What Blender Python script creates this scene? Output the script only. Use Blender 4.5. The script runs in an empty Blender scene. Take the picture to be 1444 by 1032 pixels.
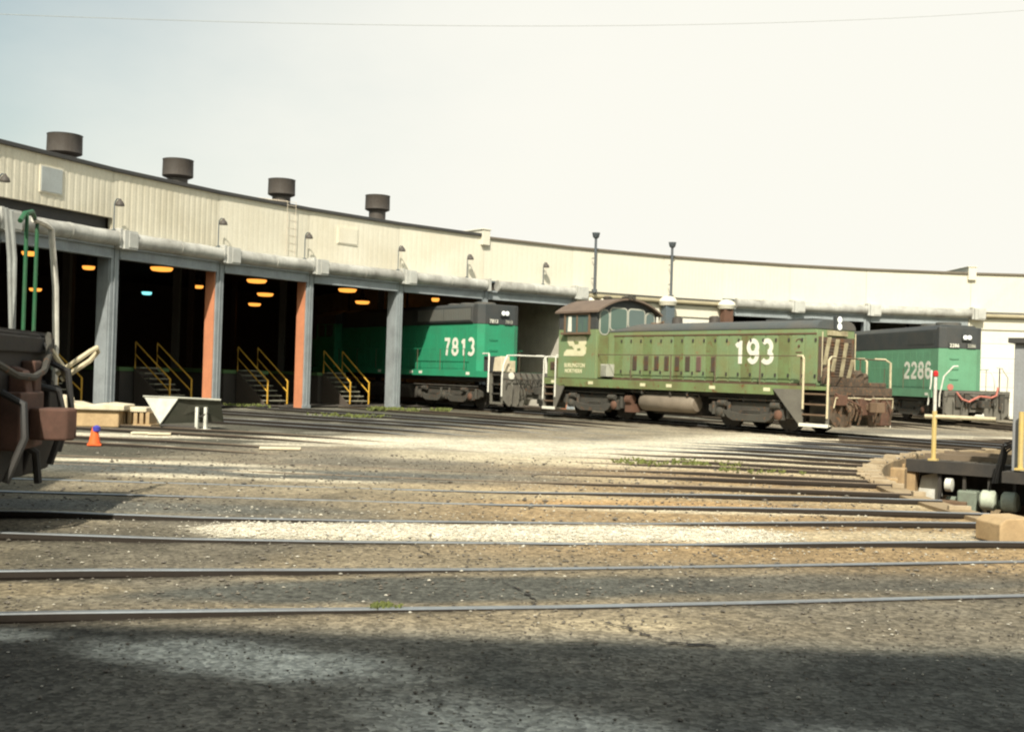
import bpy, math, random
import numpy as np
from mathutils import Vector, Matrix
random.seed(7); rng = np.random.RandomState(11)
PI = math.pi; R = math.radians
scn = bpy.context.scene; COL = scn.collection
def lerp(a, b, t): return a + (b - a) * t
# ------------------------------------------------------------------ materials
def new_mat(name):
    m = bpy.data.materials.new(name); m.use_nodes = True
    nt = m.node_tree; b = nt.nodes['Principled BSDF']; return m, nt, b
def N(nt, t, **kw):
    n = nt.nodes.new(t)
    for k, v in kw.items():
        if k in n.inputs: n.inputs[k].default_value = v
        else: setattr(n, k, v)
    return n
def paint(name, col, rough=.6, metal=0., dirt=(.12, .10, .08), amount=.35, scale=1.6, streak=.0, rust=None, rust_amt=0., bump=.15, spec=.35, fine=.12):
    """painted / weathered surface: large dirt clouds, vertical streaks, rust spots, fine tone noise"""
    m, nt, b = new_mat(name); L = nt.links
    tc = N(nt, 'ShaderNodeTexCoord')
    n1 = N(nt, 'ShaderNodeTexNoise', Scale=scale, Detail=6., Roughness=.62)
    L.new(tc.outputs['Object'], n1.inputs['Vector'])
    r1 = N(nt, 'ShaderNodeValToRGB'); r1.color_ramp.elements[0].position = .38; r1.color_ramp.elements[1].position = .72
    L.new(n1.outputs['Fac'], r1.inputs['Fac'])
    mul = N(nt, 'ShaderNodeMath', operation='MULTIPLY'); mul.inputs[1].default_value = amount
    L.new(r1.outputs['Color'], mul.inputs[0])
    mx = N(nt, 'ShaderNodeMixRGB'); mx.inputs[1].default_value = (*col, 1); mx.inputs[2].default_value = (*dirt, 1)
    L.new(mul.outputs[0], mx.inputs[0]); out = mx.outputs[0]
    if streak > 0:
        mp = N(nt, 'ShaderNodeMapping'); mp.inputs['Scale'].default_value = (7, 7, .35)
        L.new(tc.outputs['Object'], mp.inputs['Vector'])
        n2 = N(nt, 'ShaderNodeTexNoise', Scale=1.6, Detail=5., Roughness=.6); L.new(mp.outputs[0], n2.inputs['Vector'])
        r2 = N(nt, 'ShaderNodeValToRGB'); r2.color_ramp.elements[0].position = .46; r2.color_ramp.elements[1].position = .78
        L.new(n2.outputs['Fac'], r2.inputs['Fac'])
        m2 = N(nt, 'ShaderNodeMath', operation='MULTIPLY'); m2.inputs[1].default_value = streak; L.new(r2.outputs['Color'], m2.inputs[0])
        x2 = N(nt, 'ShaderNodeMixRGB'); x2.inputs[2].default_value = (*dirt, 1)
        L.new(m2.outputs[0], x2.inputs[0]); L.new(out, x2.inputs[1]); out = x2.outputs[0]
    if rust:
        n3 = N(nt, 'ShaderNodeTexNoise', Scale=scale * 3.1, Detail=8., Roughness=.7); L.new(tc.outputs['Object'], n3.inputs['Vector'])
        r3 = N(nt, 'ShaderNodeValToRGB'); r3.color_ramp.elements[0].position = .62 - rust_amt * .25; r3.color_ramp.elements[1].position = .72 - rust_amt * .2
        L.new(n3.outputs['Fac'], r3.inputs['Fac'])
        x3 = N(nt, 'ShaderNodeMixRGB'); x3.inputs[2].default_value = (*rust, 1)
        L.new(r3.outputs['Color'], x3.inputs[0]); L.new(out, x3.inputs[1]); out = x3.outputs[0]
    n4 = N(nt, 'ShaderNodeTexNoise', Scale=22., Detail=4., Roughness=.7); L.new(tc.outputs['Object'], n4.inputs['Vector'])
    mr = N(nt, 'ShaderNodeMapRange'); mr.inputs['To Min'].default_value = 1 - fine * 2; mr.inputs['To Max'].default_value = 1 + fine * 2
    L.new(n4.outputs['Fac'], mr.inputs['Value'])
    x4 = N(nt, 'ShaderNodeMixRGB', blend_type='MULTIPLY'); x4.inputs[0].default_value = 1
    L.new(out, x4.inputs[1]); L.new(mr.outputs[0], x4.inputs[2])
    L.new(x4.outputs[0], b.inputs['Base Color'])
    b.inputs['Roughness'].default_value = rough; b.inputs['Metallic'].default_value = metal
    b.inputs['Specular IOR Level'].default_value = spec
    if bump:
        bp = N(nt, 'ShaderNodeBump', Strength=bump, Distance=.02); L.new(n1.outputs['Fac'], bp.inputs['Height']); L.new(bp.outputs[0], b.inputs['Normal'])
    return m
def glow(name, col, s):
    m, nt, b = new_mat(name); b.inputs['Base Color'].default_value = (*col, 1)
    b.inputs['Emission Color'].default_value = (*col, 1); b.inputs['Emission Strength'].default_value = s; return m
RUST = (.16, .075, .035)
M = {}
M['cream'] = paint('cream siding', (.73, .69, .58), .7, dirt=(.50, .42, .28), amount=.35, scale=.5, streak=.22, bump=.05)
M['cream_old'] = paint('weathered cream siding', (.73, .68, .555), .7, dirt=(.40, .34, .22), amount=.4, scale=.5, streak=.25, bump=.05)
M['white_wall'] = paint('white painted wall', (.66, .63, .535), .75, dirt=(.6, .53, .40), amount=.3, scale=.5, streak=.12, bump=.03)
M['white_door'] = paint('white door panels', (.70, .68, .61), .6, dirt=(.5, .45, .36), amount=.3, scale=.7, streak=.12, bump=.02)
M['coping'] = paint('dark coping metal', (.05, .05, .05), .6, amount=.2)
M['coping_brown'] = paint('brown coping metal', (.17, .145, .115), .7, amount=.3)
M['drum'] = paint('sooty galvanised drum', (.48, .475, .44), .62, metal=0., dirt=(.10, .09, .08), amount=.75, scale=1.1, streak=.25)
M['gearbox'] = paint('grey gearbox paint', (.50, .50, .47), .6, amount=.3)
M['steel_grey'] = paint('blue grey steel paint', (.30, .33, .345), .55, dirt=(.10, .10, .10), amount=.4, streak=.25)
M['steel_dark'] = paint('dark grey steel paint', (.10, .125, .14), .55, amount=.3)
M['orange'] = paint('faded orange paint', (.62, .25, .13), .65, dirt=(.35, .14, .08), amount=.4, streak=.2)
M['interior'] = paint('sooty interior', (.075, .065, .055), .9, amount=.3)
M['interior_mid'] = paint('sooty grey plaster', (.68, .64, .55), .9, dirt=(.3, .27, .22), amount=.4, streak=.2)
M['concrete'] = paint('old concrete', (.36, .32, .25), .9, dirt=(.20, .16, .11), amount=.6, scale=2.2, bump=.5)
M['pit'] = paint('stained pit concrete', (.36, .27, .16), .9, dirt=(.14, .10, .06), amount=.7, scale=1.5, streak=.4, bump=.4)
M['rim'] = paint('dusty rim stone', (.42, .34, .23), .9, dirt=(.2, .14, .08), amount=.7, scale=3, bump=.4)
M['pit_tan'] = paint('tan pit timber', (.43, .30, .16), .9, dirt=(.18, .12, .07), amount=.6, scale=2.5, streak=.5, bump=.4)
M['pit_floor'] = paint('oily pit floor', (.06, .05, .04), .9, amount=.6, bump=.4)
M['roofing'] = paint('tar roofing', (.06, .058, .055), .95, amount=.3)
M['vent'] = paint('sooty ventilator metal', (.085, .075, .068), .6, dirt=(.05, .035, .025), amount=.5, streak=.4, fine=.2)
M['yellow'] = paint('yellow handrail paint', (.66, .38, .045), .5, amount=.3, scale=5)
M['platform_green'] = paint('green platform edge', (.10, .20, .07), .7, amount=.4)
M['bn_green'] = paint('bright locomotive green', (.03, .30, .155), .5, dirt=(.05, .15, .085), amount=.5, scale=.9, streak=.22, spec=.28)
M['bn_green_b'] = paint('green of second hood', (.14, .33, .20), .5, dirt=(.10, .19, .11), amount=.5, scale=.9, streak=.25, spec=.28)
M['sw_green'] = paint('faded switcher green', (.19, .27, .14), .6, dirt=(.22, .20, .08), amount=.75, scale=.9, streak=.35, rust=(.25, .17, .09), rust_amt=.12, spec=.25)
M['sw_green_low'] = paint('grimy switcher green', (.17, .235, .10), .65, dirt=(.15, .125, .06), amount=.8, scale=1.2, streak=.3, rust=RUST, rust_amt=.2, spec=.2)
M['loco_black'] = paint('faded locomotive black', (.045, .052, .055), .6, dirt=(.09, .08, .07), amount=.5, scale=1.2, streak=.2)
M['hood_top'] = paint('sun bleached black roof', (.085, .095, .095), .65, dirt=(.15, .12, .09), amount=.6, scale=.8, streak=.1)
M['cab_roof'] = paint('rusty brown cab roof', (.17, .125, .095), .8, dirt=(.10, .075, .06), amount=.6)
M['grille'] = paint('radiator grille', (.05, .055, .055), .7, amount=.3)
M['rust_dark'] = paint('dark rusty casting', (.12, .062, .045), .85, dirt=(.04, .028, .02), amount=.7, scale=3, bump=.4)
M['end_grime'] = paint('greasy brown end steel', (.115, .085, .06), .9, dirt=(.04, .032, .025), amount=.75, scale=3.5, rust=(.24, .12, .06), rust_amt=.35, bump=.4)
M['louver'] = paint('rusty louvre', (.10, .075, .055), .8, amount=.4, rust=RUST, rust_amt=.5)
M['louver_pink'] = paint('primer louvre', (.20, .12, .10), .8, amount=.4)
M['louver_grey'] = paint('light grey louvre', (.45, .45, .38), .8, amount=.4)
M['soot'] = paint('oily black steel', (.022, .020, .018), .8, dirt=(.05, .035, .025), amount=.5, scale=2.5, bump=.3)
M['under'] = paint('dusty running gear', (.070, .066, .055), .9, dirt=(.045, .04, .035), amount=.7, scale=2.5, rust=RUST, rust_amt=.25, bump=.4)
M['under_dark'] = paint('black running gear', (.04, .037, .034), .8, dirt=(.08, .065, .05), amount=.5, scale=2.5, bump=.3)
M['rust'] = paint('rusty brown steel', (.145, .075, .05), .85, dirt=(.07, .045, .033), amount=.7, scale=3, bump=.4)
M['rust_tan'] = paint('sandy rust steel', (.17, .115, .075), .9, dirt=(.12, .075, .045), amount=.7, scale=3, bump=.4)
M['step_grey'] = paint('dusty grey step well', (.16, .15, .125), .8, dirt=(.09, .08, .07), amount=.6, scale=2)
M['white'] = paint('white lettering', (.80, .78, .68), .6, dirt=(.55, .52, .42), amount=.3, scale=4, bump=0)
M['cream_letter'] = paint('cream lettering', (.72, .68, .46), .6, dirt=(.45, .42, .22), amount=.45, scale=4, bump=0)
M['faded_stripe'] = paint('faded cream stripe', (.44, .39, .25), .7, dirt=(.16, .12, .07), amount=.8, scale=3, streak=.5, bump=0)
M['white_rail'] = paint('white handrail', (.74, .72, .64), .5, amount=.3, scale=5)
M['pale_yellow'] = paint('sun bleached yellow paint', (.60, .44, .15), .6, dirt=(.45, .38, .25), amount=.5, scale=4)
M['cream_rail'] = paint('dirty cream handrail', (.62, .54, .36), .6, amount=.35, scale=5)
M['grey_rail'] = paint('grey handrail', (.40, .42, .40), .5, amount=.3, scale=5)
M['green_rail'] = paint('green handrail', (.025, .13, .055), .5, amount=.3, scale=5)
M['rust_rail'] = paint('rusty handrail', (.12, .09, .055), .8, amount=.4, scale=5)
M['rail_side'] = paint('rusty rail side', (.028, .021, .016), .85, dirt=(.03, .025, .02), amount=.6, scale=2.5)
M['rail_top'] = paint('worn rail head', (.36, .39, .41), .38, metal=.75, dirt=(.20, .17, .14), amount=.5, scale=1.3, bump=.02)
M['tank'] = paint('dusty brown tank', (.23, .19, .145), .5, dirt=(.10, .08, .06), amount=.5, scale=2)
M['wood'] = paint('sun bleached timber', (.50, .36, .20), .85, dirt=(.26, .17, .09), amount=.55, scale=3, bump=.3)
M['pale_slab'] = paint('pale dusty slab', (.66, .58, .43), .9, dirt=(.42, .34, .22), amount=.5, scale=3, bump=.4)
M['hopper_white'] = paint('chalky white sheet steel', (.66, .66, .60), .7, dirt=(.3, .28, .22), amount=.5, scale=3)
M['hopper_dark'] = paint('dark dirty sheet steel', (.055, .058, .042), .8, amount=.4)
M['cone'] = paint('orange plastic', (.85, .14, .03), .5, amount=.15)
M['blue'] = paint('blue plastic', (.05, .05, .35), .5, amount=.1)
M['leaf'] = paint('weed leaves', (.16, .19, .06), .8, dirt=(.2, .2, .05), amount=.5, scale=8, bump=0)
M['motor'] = paint('green grey motor paint', (.20, .24, .19), .6, amount=.4, scale=4)
M['pale_green'] = paint('pale green drum paint', (.50, .55, .44), .6, amount=.35, scale=4)
M['cabin'] = paint('grey cabin steel', (.30, .31, .32), .6, amount=.25, streak=.2)
M['asph_crack'] = paint('open crack', (.025, .022, .02), .95, amount=.2)
M['cable'] = paint('black rubber', (.03, .03, .03), .6, amount=.2)
M['red'] = paint('red lens', (.55, .03, .03), .3, amount=.1)
M['pink_hose'] = paint('faded red hose', (.50, .17, .13), .7, amount=.3)
M['brick'] = paint('dull brick', (.25, .12, .08), .9, amount=.5)
M['lens'] = glow('headlamp glass', (.9, .92, .88), .25)
M['pipe_blue'] = paint('blue grey pipe', (.085, .10, .115), .5, amount=.3)
M['pipe_tan'] = paint('tan pipe', (.42, .37, .25), .7, dirt=(.2, .17, .12), amount=.4)
M['blue_panel'] = paint('pale blue grey panel', (.40, .43, .43), .6, amount=.25)
M['sodium'] = glow('sodium lamp', (1., .38, .06), 1.25)
M['teal'] = glow('teal lamp', (.25, .85, .85), 1.2)
mg, nt, b = new_mat('window glass'); b.inputs['Base Color'].default_value = (.10, .14, .13, 1); b.inputs['Roughness'].default_value = .06; b.inputs['Specular IOR Level'].default_value = .9; M['glass'] = mg
mg, nt, b = new_mat('bright window glass'); b.inputs['Base Color'].default_value = (.10, .15, .125, 1); b.inputs['Roughness'].default_value = .2; b.inputs['Specular IOR Level'].default_value = .5; M['glass_b'] = mg

# ------------------------------------------------------------------ mesh builder
class MB:
    def __init__(s): s.v = []; s.f = []; s.m = []
    def add(s, vs, fs, m=0):
        o = len(s.v); s.v += [tuple(p) for p in vs]
        for f in fs: s.f.append(tuple(i + o for i in f)); s.m.append(m)
    def box(s, x0, x1, y0, y1, z0, z1, m=0):
        s.add([(x0, y0, z0), (x1, y0, z0), (x1, y1, z0), (x0, y1, z0), (x0, y0, z1), (x1, y0, z1), (x1, y1, z1), (x0, y1, z1)],
              [(3, 2, 1, 0), (4, 5, 6, 7), (0, 1, 5, 4), (1, 2, 6, 5), (2, 3, 7, 6), (3, 0, 4, 7)], m)
    def obox(s, o, ax, ay, az, a0, a1, b0, b1, c0, c1, m=0):
        """box in an oblique frame: origin o, unit vectors ax ay az"""
        P = lambda a, b, c: tuple(o + ax * a + ay * b + az * c)
        s.add([P(a0, b0, c0), P(a1, b0, c0), P(a1, b1, c0), P(a0, b1, c0), P(a0, b0, c1), P(a1, b0, c1), P(a1, b1, c1), P(a0, b1, c1)],
              [(3, 2, 1, 0), (4, 5, 6, 7), (0, 1, 5, 4), (1, 2, 6, 5), (2, 3, 7, 6), (3, 0, 4, 7)], m)
    def prism(s, poly, axis, a, b, m=0):
        """poly: 2D points; axis 'y': points are (x,z); 'x': (y,z); 'z': (x,y)"""
        f = {'y': lambda p, t: (p[0], t, p[1]), 'x': lambda p, t: (t, p[0], p[1]), 'z': lambda p, t: (p[0], p[1], t)}[axis]
        n = len(poly); vs = [f(p, a) for p in poly] + [f(p, b) for p in poly]
        s.add(vs, [tuple(range(n - 1, -1, -1)), tuple(range(n, 2 * n))] + [(i, (i + 1) % n, n + (i + 1) % n, n + i) for i in range(n)], m)
    def tube(s, path, r, n=6, m=0, closed_ends=True):
        path = [Vector(p) for p in path]; rings = []; up = None
        for i, p in enumerate(path):
            d = (path[min(i + 1, len(path) - 1)] - path[max(i - 1, 0)]).normalized()
            if up is None: up = Vector((0, 0, 1)) if abs(d.z) < .9 else Vector((1, 0, 0))
            u = d.cross(up)
            if u.length < 1e-4: u = d.cross(Vector((0, 1, 0)))
            u.normalize(); w = u.cross(d).normalized(); up = w
            rr = r[i] if isinstance(r, (list, tuple)) else r
            rings.append([p + (u * math.cos(2 * PI * k / n) + w * math.sin(2 * PI * k / n)) * rr for k in range(n)])
        vs = [q for rg in rings for q in rg]; fs = []
        for i in range(len(path) - 1):
            for k in range(n): fs.append((i * n + k, i * n + (k + 1) % n, (i + 1) * n + (k + 1) % n, (i + 1) * n + k))
        if closed_ends: fs += [tuple(range(n - 1, -1, -1)), tuple(range((len(path) - 1) * n, len(path) * n))]
        s.add(vs, fs, m)
    def cyl(s, p0, p1, r, n=16, m=0, r2=None):
        s.tube([p0, p1], [r, r if r2 is None else r2], n, m)
    def lathe(s, c, axis, prof, n=24, m=0):
        """prof list of (t along axis, radius)"""
        c = Vector(c); s.tube([c + Vector(axis) * t for t, _ in prof], [max(q, 1e-4) for _, q in prof], n, m)
    def build(s, name, mat, parent=None, bevel=0., smooth=False):
        me = bpy.data.meshes.new(name); me.from_pydata(s.v, [], s.f)
        for mm in (mat if isinstance(mat, (list, tuple)) else [mat]): me.materials.append(mm)
        me.polygons.foreach_set('material_index', s.m); me.validate(); me.update()
        import bmesh
        bm = bmesh.new(); bm.from_mesh(me); bmesh.ops.recalc_face_normals(bm, faces=bm.faces); bm.to_mesh(me); bm.free()
        o = bpy.data.objects.new(name, me); COL.objects.link(o); o.parent = parent
        if smooth:
            me.polygons.foreach_set('use_smooth', [True] * len(me.polygons))
            me.set_sharp_from_angle(angle=R(38))
        if bevel:
            bv = o.modifiers.new('bevel', 'BEVEL'); bv.width = bevel; bv.segments = 2; bv.limit_method = 'ANGLE'; bv.angle_limit = R(40)
        return o
def thing(name, label, cat, loc=(0, 0, 0), rz=0, group=None):
    o = bpy.data.objects.new(name, None); COL.objects.link(o); o.location = loc; o.rotation_euler = (0, 0, rz)
    o.empty_display_size = .3
    return tag(o, label, cat, group)
def tag(o, label, cat, group=None):
    o['label'] = label; o['category'] = cat
    if group: o['group'] = group
    return o
def struct(o, kind='structure', label=None):
    o['kind'] = kind
    if label: o['label'] = label
    return o
def copy_tree(o, parent=None):
    c = o.copy(); COL.objects.link(c); c.parent = parent
    for ch in list(o.children): copy_tree(ch, c)
    return c
def text_part(name, s, h, w, mat, parent, loc, end=False, depth=.006, bold=.03):
    cu = bpy.data.curves.new('t', 'FONT'); cu.body = s; cu.size = 1; cu.extrude = .01; cu.offset = bold
    cu.space_character = 1.06
    t = bpy.data.objects.new('t', cu); COL.objects.link(t); bpy.context.view_layer.update()
    me = bpy.data.meshes.new_from_object(t.evaluated_get(bpy.context.evaluated_depsgraph_get()))
    bpy.data.objects.remove(t)
    co = np.array([v.co[:] for v in me.vertices]); mn = co.min(0); mxx = co.max(0)
    co = (co - (mn + mxx) / 2) / (mxx - mn) * np.array([w, h, depth])
    out = np.zeros_like(co)
    if end: out[:, 0] = co[:, 2]; out[:, 1] = co[:, 0]; out[:, 2] = co[:, 1]
    else: out[:, 0] = co[:, 0]; out[:, 1] = -co[:, 2]; out[:, 2] = co[:, 1]
    me.vertices.foreach_set('co', out.ravel()); me.materials.clear(); me.materials.append(mat); me.update()
    o = bpy.data.objects.new(name, me); COL.objects.link(o); o.parent = parent; o.location = loc
    return o

def ribbon(mb, pts, w, y, closed=False, dep=.006):
    """flat stroke of width w along 2D points (x,z) standing on the plane y, facing -y"""
    n_ = len(pts); L_, R_ = [], []
    for i in range(n_):
        p = Vector(pts[i]); a = Vector(pts[(i - 1) % n_]) if (closed or i > 0) else None; b_ = Vector(pts[(i + 1) % n_]) if (closed or i < n_ - 1) else None
        d1 = (p - a).normalized() if a is not None else (b_ - p).normalized(); d2 = (b_ - p).normalized() if b_ is not None else d1
        m_ = Vector((-d1.y - d2.y, d1.x + d2.x)); m_ = m_.normalized() / max(.45, m_.length / 2); L_.append(p + m_ * w / 2); R_.append(p - m_ * w / 2)
    for i in range(n_ if closed else n_ - 1):
        j = (i + 1) % n_; q = [L_[i], L_[j], R_[j], R_[i]]
        mb.add([(v.x, y, v.y) for v in q] + [(v.x, y - dep, v.y) for v in q], [(3, 2, 1, 0), (4, 5, 6, 7), (0, 1, 5, 4), (1, 2, 6, 5), (2, 3, 7, 6), (3, 0, 4, 7)])
def ell(cx, cz, rx, rz_, a0, a1, n_=14): return [(cx + rx * math.cos(R(lerp(a0, a1, i / n_))), cz + rz_ * math.sin(R(lerp(a0, a1, i / n_)))) for i in range(n_ + 1)]
GLY = {  # strokes in a box 0..1 by 0..1: (points, closed)
 '1': [([(.62, .0), (.62, .93)], 0), ([(.58, .86), (.30, .70)], 0)],
 '9': [(ell(.5, .67, .33, .25, 0, 345, 20), 1), (ell(.5, .42, .33, .34, 65, 0, 6)[2:] + ell(.5, .38, .33, .30, 0, -150, 12), 0)],
 '3': [(ell(.47, .69, .31, .23, 150, -70, 14), 0), (ell(.47, .28, .36, .21, 80, -150, 16), 0)],
 '8': [(ell(.5, .70, .28, .22, 0, 345, 20), 1), (ell(.5, .28, .35, .21, 0, 345, 20), 1)],
 '7': [([(.12, .91), (.86, .91)], 0), ([(.78, .88), (.52, .5), (.42, .0)], 0)],
 '2': [(ell(.5, .66, .33, .26, 165, -30, 14) + [(.3, .22), (.16, .09)], 0), ([(.12, .08), (.88, .08)], 0)],
 '6': [(ell(.5, .32, .33, .24, 0, 345, 20), 1), (ell(.5, .60, .33, .33, 30, 180, 12) + [(.17, .36)], 0)]}
def digits(s, h, w, mat, parent, loc, st=.155):
    k = len(s); pitch = w / k; cw = pitch * .92; 
    for i, ch in enumerate(s):
        mb = MB()
        for j, (pts, cl) in enumerate(GLY[ch]):
            P = [((p[0] - .5) * cw, (p[1] - .5) * h) for p in pts]; ribbon(mb, P, st * h * 1.25, -.0015 * j, bool(cl))
        o = mb.build('numeral', mat, parent); o.location = (loc[0] - w / 2 + pitch * (i + .5), loc[1], loc[2])
# ------------------------------------------------------------------ layout of the place
T = Vector((24.5, 15.3, 0)); PIT_R = 18.5            # turntable centre and radius
F = Vector((26.2, 18.2, 0)); FR = 44.3               # centre and radius of the roundhouse front
RT = .11                                             # rail top above ground
def fp(deg, r=FR, z=0.): return Vector((F.x + r * math.cos(R(deg)), F.y + r * math.sin(R(deg)), z))
posts = [166.3, 159.9, 153.5, 147.15, 141.2, 134.85, 128.55, 121.75, 114.6, 110.0, 104.8, 99.0, 91.3, 85.2, 79.0]
# ------------------------------------------------------------------ ground
def vnoise(X, Y, sc, seed):
    r = np.random.RandomState(seed).rand(256, 256)
    x = X / sc + 1000.; y = Y / sc + 1000.; xi = np.floor(x).astype(int); yi = np.floor(y).astype(int)
    fx = x - xi; fy = y - yi; fx = fx * fx * (3 - 2 * fx); fy = fy * fy * (3 - 2 * fy)
    g = lambda a, b: r[a % 256, b % 256]
    return (g(xi, yi) * (1 - fx) + g(xi + 1, yi) * fx) * (1 - fy) + (g(xi, yi + 1) * (1 - fx) + g(xi + 1, yi + 1) * fx) * fy
def fbm(X, Y, sc, seed, oct=5):
    a = 0.; w = .5; t = 0.
    for k in range(oct): a = a + w * vnoise(X, Y, sc / 2 ** k, seed + k); t += w; w *= .6
    return a / t
def sm(e0, e1, v):
    t = np.clip((v - e0) / (e1 - e0), 0, 1); return t * t * (3 - 2 * t)
def tdist(X, Y, deg):
    ux, uy = math.cos(R(deg)), math.sin(R(deg)); return (X - T.x) * (-uy) + (Y - T.y) * ux
def blob(X, Y, cx, cy, rx, ry, rot=0.):
    c, s_ = math.cos(R(rot)), math.sin(R(rot)); dx = X - cx; dy = Y - cy
    return np.sqrt(((dx * c + dy * s_) / rx) ** 2 + ((-dx * s_ + dy * c) / ry) ** 2)
def segdist(X, Y, pts):
    d = np.full(X.shape, 1e9)
    for (ax, ay), (bx, by) in zip(pts[:-1], pts[1:]):
        L2 = (bx - ax) ** 2 + (by - ay) ** 2; t = np.clip(((X - ax) * (bx - ax) + (Y - ay) * (by - ay)) / L2, 0, 1)
        d = np.minimum(d, np.hypot(X - ax - t * (bx - ax), Y - ay - t * (by - ay)))
    return d
TRACK_A, TRACK_B = 195.3, 188.6
def albedo(X, Y):
    n1 = fbm(X, Y, 3.0, 1); n2 = fbm(X * .45, Y, .9, 20); n3 = fbm(X * .3, Y, 2.2, 40); n4 = fbm(X, Y, .35, 60, 3)
    def C(c): return np.array(c)[None, :]
    def mix(a, c, k): return a + (C(c) - a) * k[:, None]
    col = np.tile(np.array([.235, .20, .145]), (X.size, 1))
    col = mix(col, (.135, .125, .105), sm(.42, .66, n1) * .8)
    col = mix(col, (.33, .285, .205), sm(.5, .75, n3) * .7)
    rT = np.hypot(X - T.x, Y - T.y)
    # dark oily ballast in front of the roundhouse
    rF = np.hypot(X - F.x, Y - F.y)
    col = mix(col, (.085, .08, .062), sm(30.3, 33.3, rF + 3 * (n1 - .5)) * (1 - sm(12, 15, X)))
    col = mix(col, (.30, .28, .23), sm(.60, .72, n2) * sm(29, 33, rF) * .6)
    # blue grey asphalt strips
    col = mix(col, (.10, .105, .10), (1 - sm(.6, 1.15, blob(X, Y, -2.8, 17.3, 7.5, 1.0, -1) + (n2 - .5) * .5)) * .9)
    col = mix(col, (.11, .115, .11), (1 - sm(.6, 1.1, blob(X, Y, -4.5, 12.8, 3.2, .6) + (n2 - .5) * .5)) * .8)
    col = mix(col, (.12, .11, .095), (1 - sm(.6, 1.1, blob(X, Y, -2.6, 12.0, 2.0, .5, 8) + (n2 - .5) * .5)) * .6)
    # patched asphalt between the rails of the nearest track
    dA = tdist(X, Y, TRACK_A)
    col = mix(col, (.072, .078, .075), (1 - sm(.7, 1.05, blob(X, Y, -.6, 8.45, 2.6, .62, 14) + (n2 - .5) * .55)) * .92)
    col = mix(col, (.10, .10, .092), (1 - sm(.7, 1.1, blob(X, Y, 3.0, 9.4, 2.2, .4, 14) + (n2 - .5) * .6)) * .8)
    col = mix(col, (.36, .31, .22), (1 - sm(.5, 1.1, blob(X, Y, .75, 7.45, .75, .28, 10) + (n2 - .5) * .7)) * .7)
    col = mix(col, (.30, .25, .17), (1 - sm(.5, 1.2, blob(X, Y, -3.4, 8.0, 1.0, .3, 8) + (n2 - .5) * .7)) * .6)
    # sandy rusty ballast round the pit
    rp = rT + 2.2 * (n1 - .5) * 2
    k = (1 - sm(22.5, 26.5, rp)) * sm(9.3, 10.8, Y + .2 * X * .0)
    col = mix(col, (.33, .235, .13), k * .85)
    col = mix(col, (.48, .41, .28), k * sm(.52, .7, n3) * .75)
    col = mix(col, (.16, .11, .065), k * sm(.62, .8, n2) * .5)
    col = mix(col, (.42, .27, .13), (1 - sm(.5, 1.1, blob(X, Y, 1.9, 14.6, 2.3, .6, 4) + (n2 - .5) * .5)) * .7)
    # pale gravel sweeps
    d = segdist(X, Y, [(-11, 25), (-6.5, 25.9), (-2, 25.8), (2.6, 25.0), (6.0, 28.5), (9.0, 33.0), (12.5, 35.5), (17.5, 36.5)])
    w = .7 + 2.6 * np.clip((X + 6.5) / 7, 0, 1)
    g = 1 - sm(.55, 1.2, d / w + (n1 - .5) * .5 + (n2 - .5) * .35)
    col = mix(col, (.54, .49, .385), g * .92)
    d = segdist(X, Y, [(-1.5, 22.2), (2.0, 21.5), (5.0, 22.2)]); col = mix(col, (.52, .45, .32), (1 - sm(.4, 1.3, d / 1.6 + (n1 - .5) * .6)) * .7)
    d = segdist(X, Y, [(-2.55, 11.32), (-2.0, 11.38), (.5, 11.65), (2.5, 11.95)])
    col = mix(col, (.86, .81, .68), (1 - sm(.5, 1.2, d / .60 + (n4 - .5) * .5 + (n2 - .5) * .7)) * .95)
    d = segdist(X, Y, [(3.0, 12.0), (6.0, 12.6)]); col = mix(col, (.46, .40, .29), (1 - sm(.5, 1.15, d / .45 + (n4 - .5) * .8)) * .7)
    for (cx, cy, rx, ry, ro) in [(-6.2, 18.6, 3.0, .42, -6), (-3.7, 17.5, .8, .4, -3), (-4.9, 16.4, 1.1, .38, 0), (-2.8, 16.35, 1.2, .22, 0), (-4.6, 24, 1.1, .35, 0), (-8.3, 22.4, .6, .4, 0), (-7.1, 22.2, .6, .35, 0), (2.8, 14.1, 2.6, .35, 5), (4.2, 17.2, 1.6, .4, 3)]:
        col = mix(col, (.60, .54, .42), (1 - sm(.55, 1.15, blob(X, Y, cx, cy, rx, ry, ro) + (n4 - .5) * .5 + (n2 - .5) * .4)) * .85)
    # foreground cinders with pale grit, and shade painted in at the left
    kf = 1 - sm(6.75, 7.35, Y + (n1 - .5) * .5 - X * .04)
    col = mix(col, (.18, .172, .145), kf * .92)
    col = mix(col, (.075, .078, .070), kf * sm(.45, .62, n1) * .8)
    col = mix(col, (.030, .029, .026), kf * (1 - sm(-3.0, -.4, X + 1.5 * (n1 - .5))) * .8)  # vignette darkening painted into the ground colour at the lower left
    for dg in (TRACK_A, TRACK_B):
        dd = np.abs(np.abs(tdist(X, Y, dg)) - .7525); near = (np.abs(tdist(X, Y, dg)) < 1.2) & (X < T.x)
        col = mix(col, (.045, .04, .034), near * (1 - sm(.05, .15, dd + (n4 - .5) * .06)) * (.45 + .45 * (1 - sm(-2.5, 1, X))))
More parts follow.
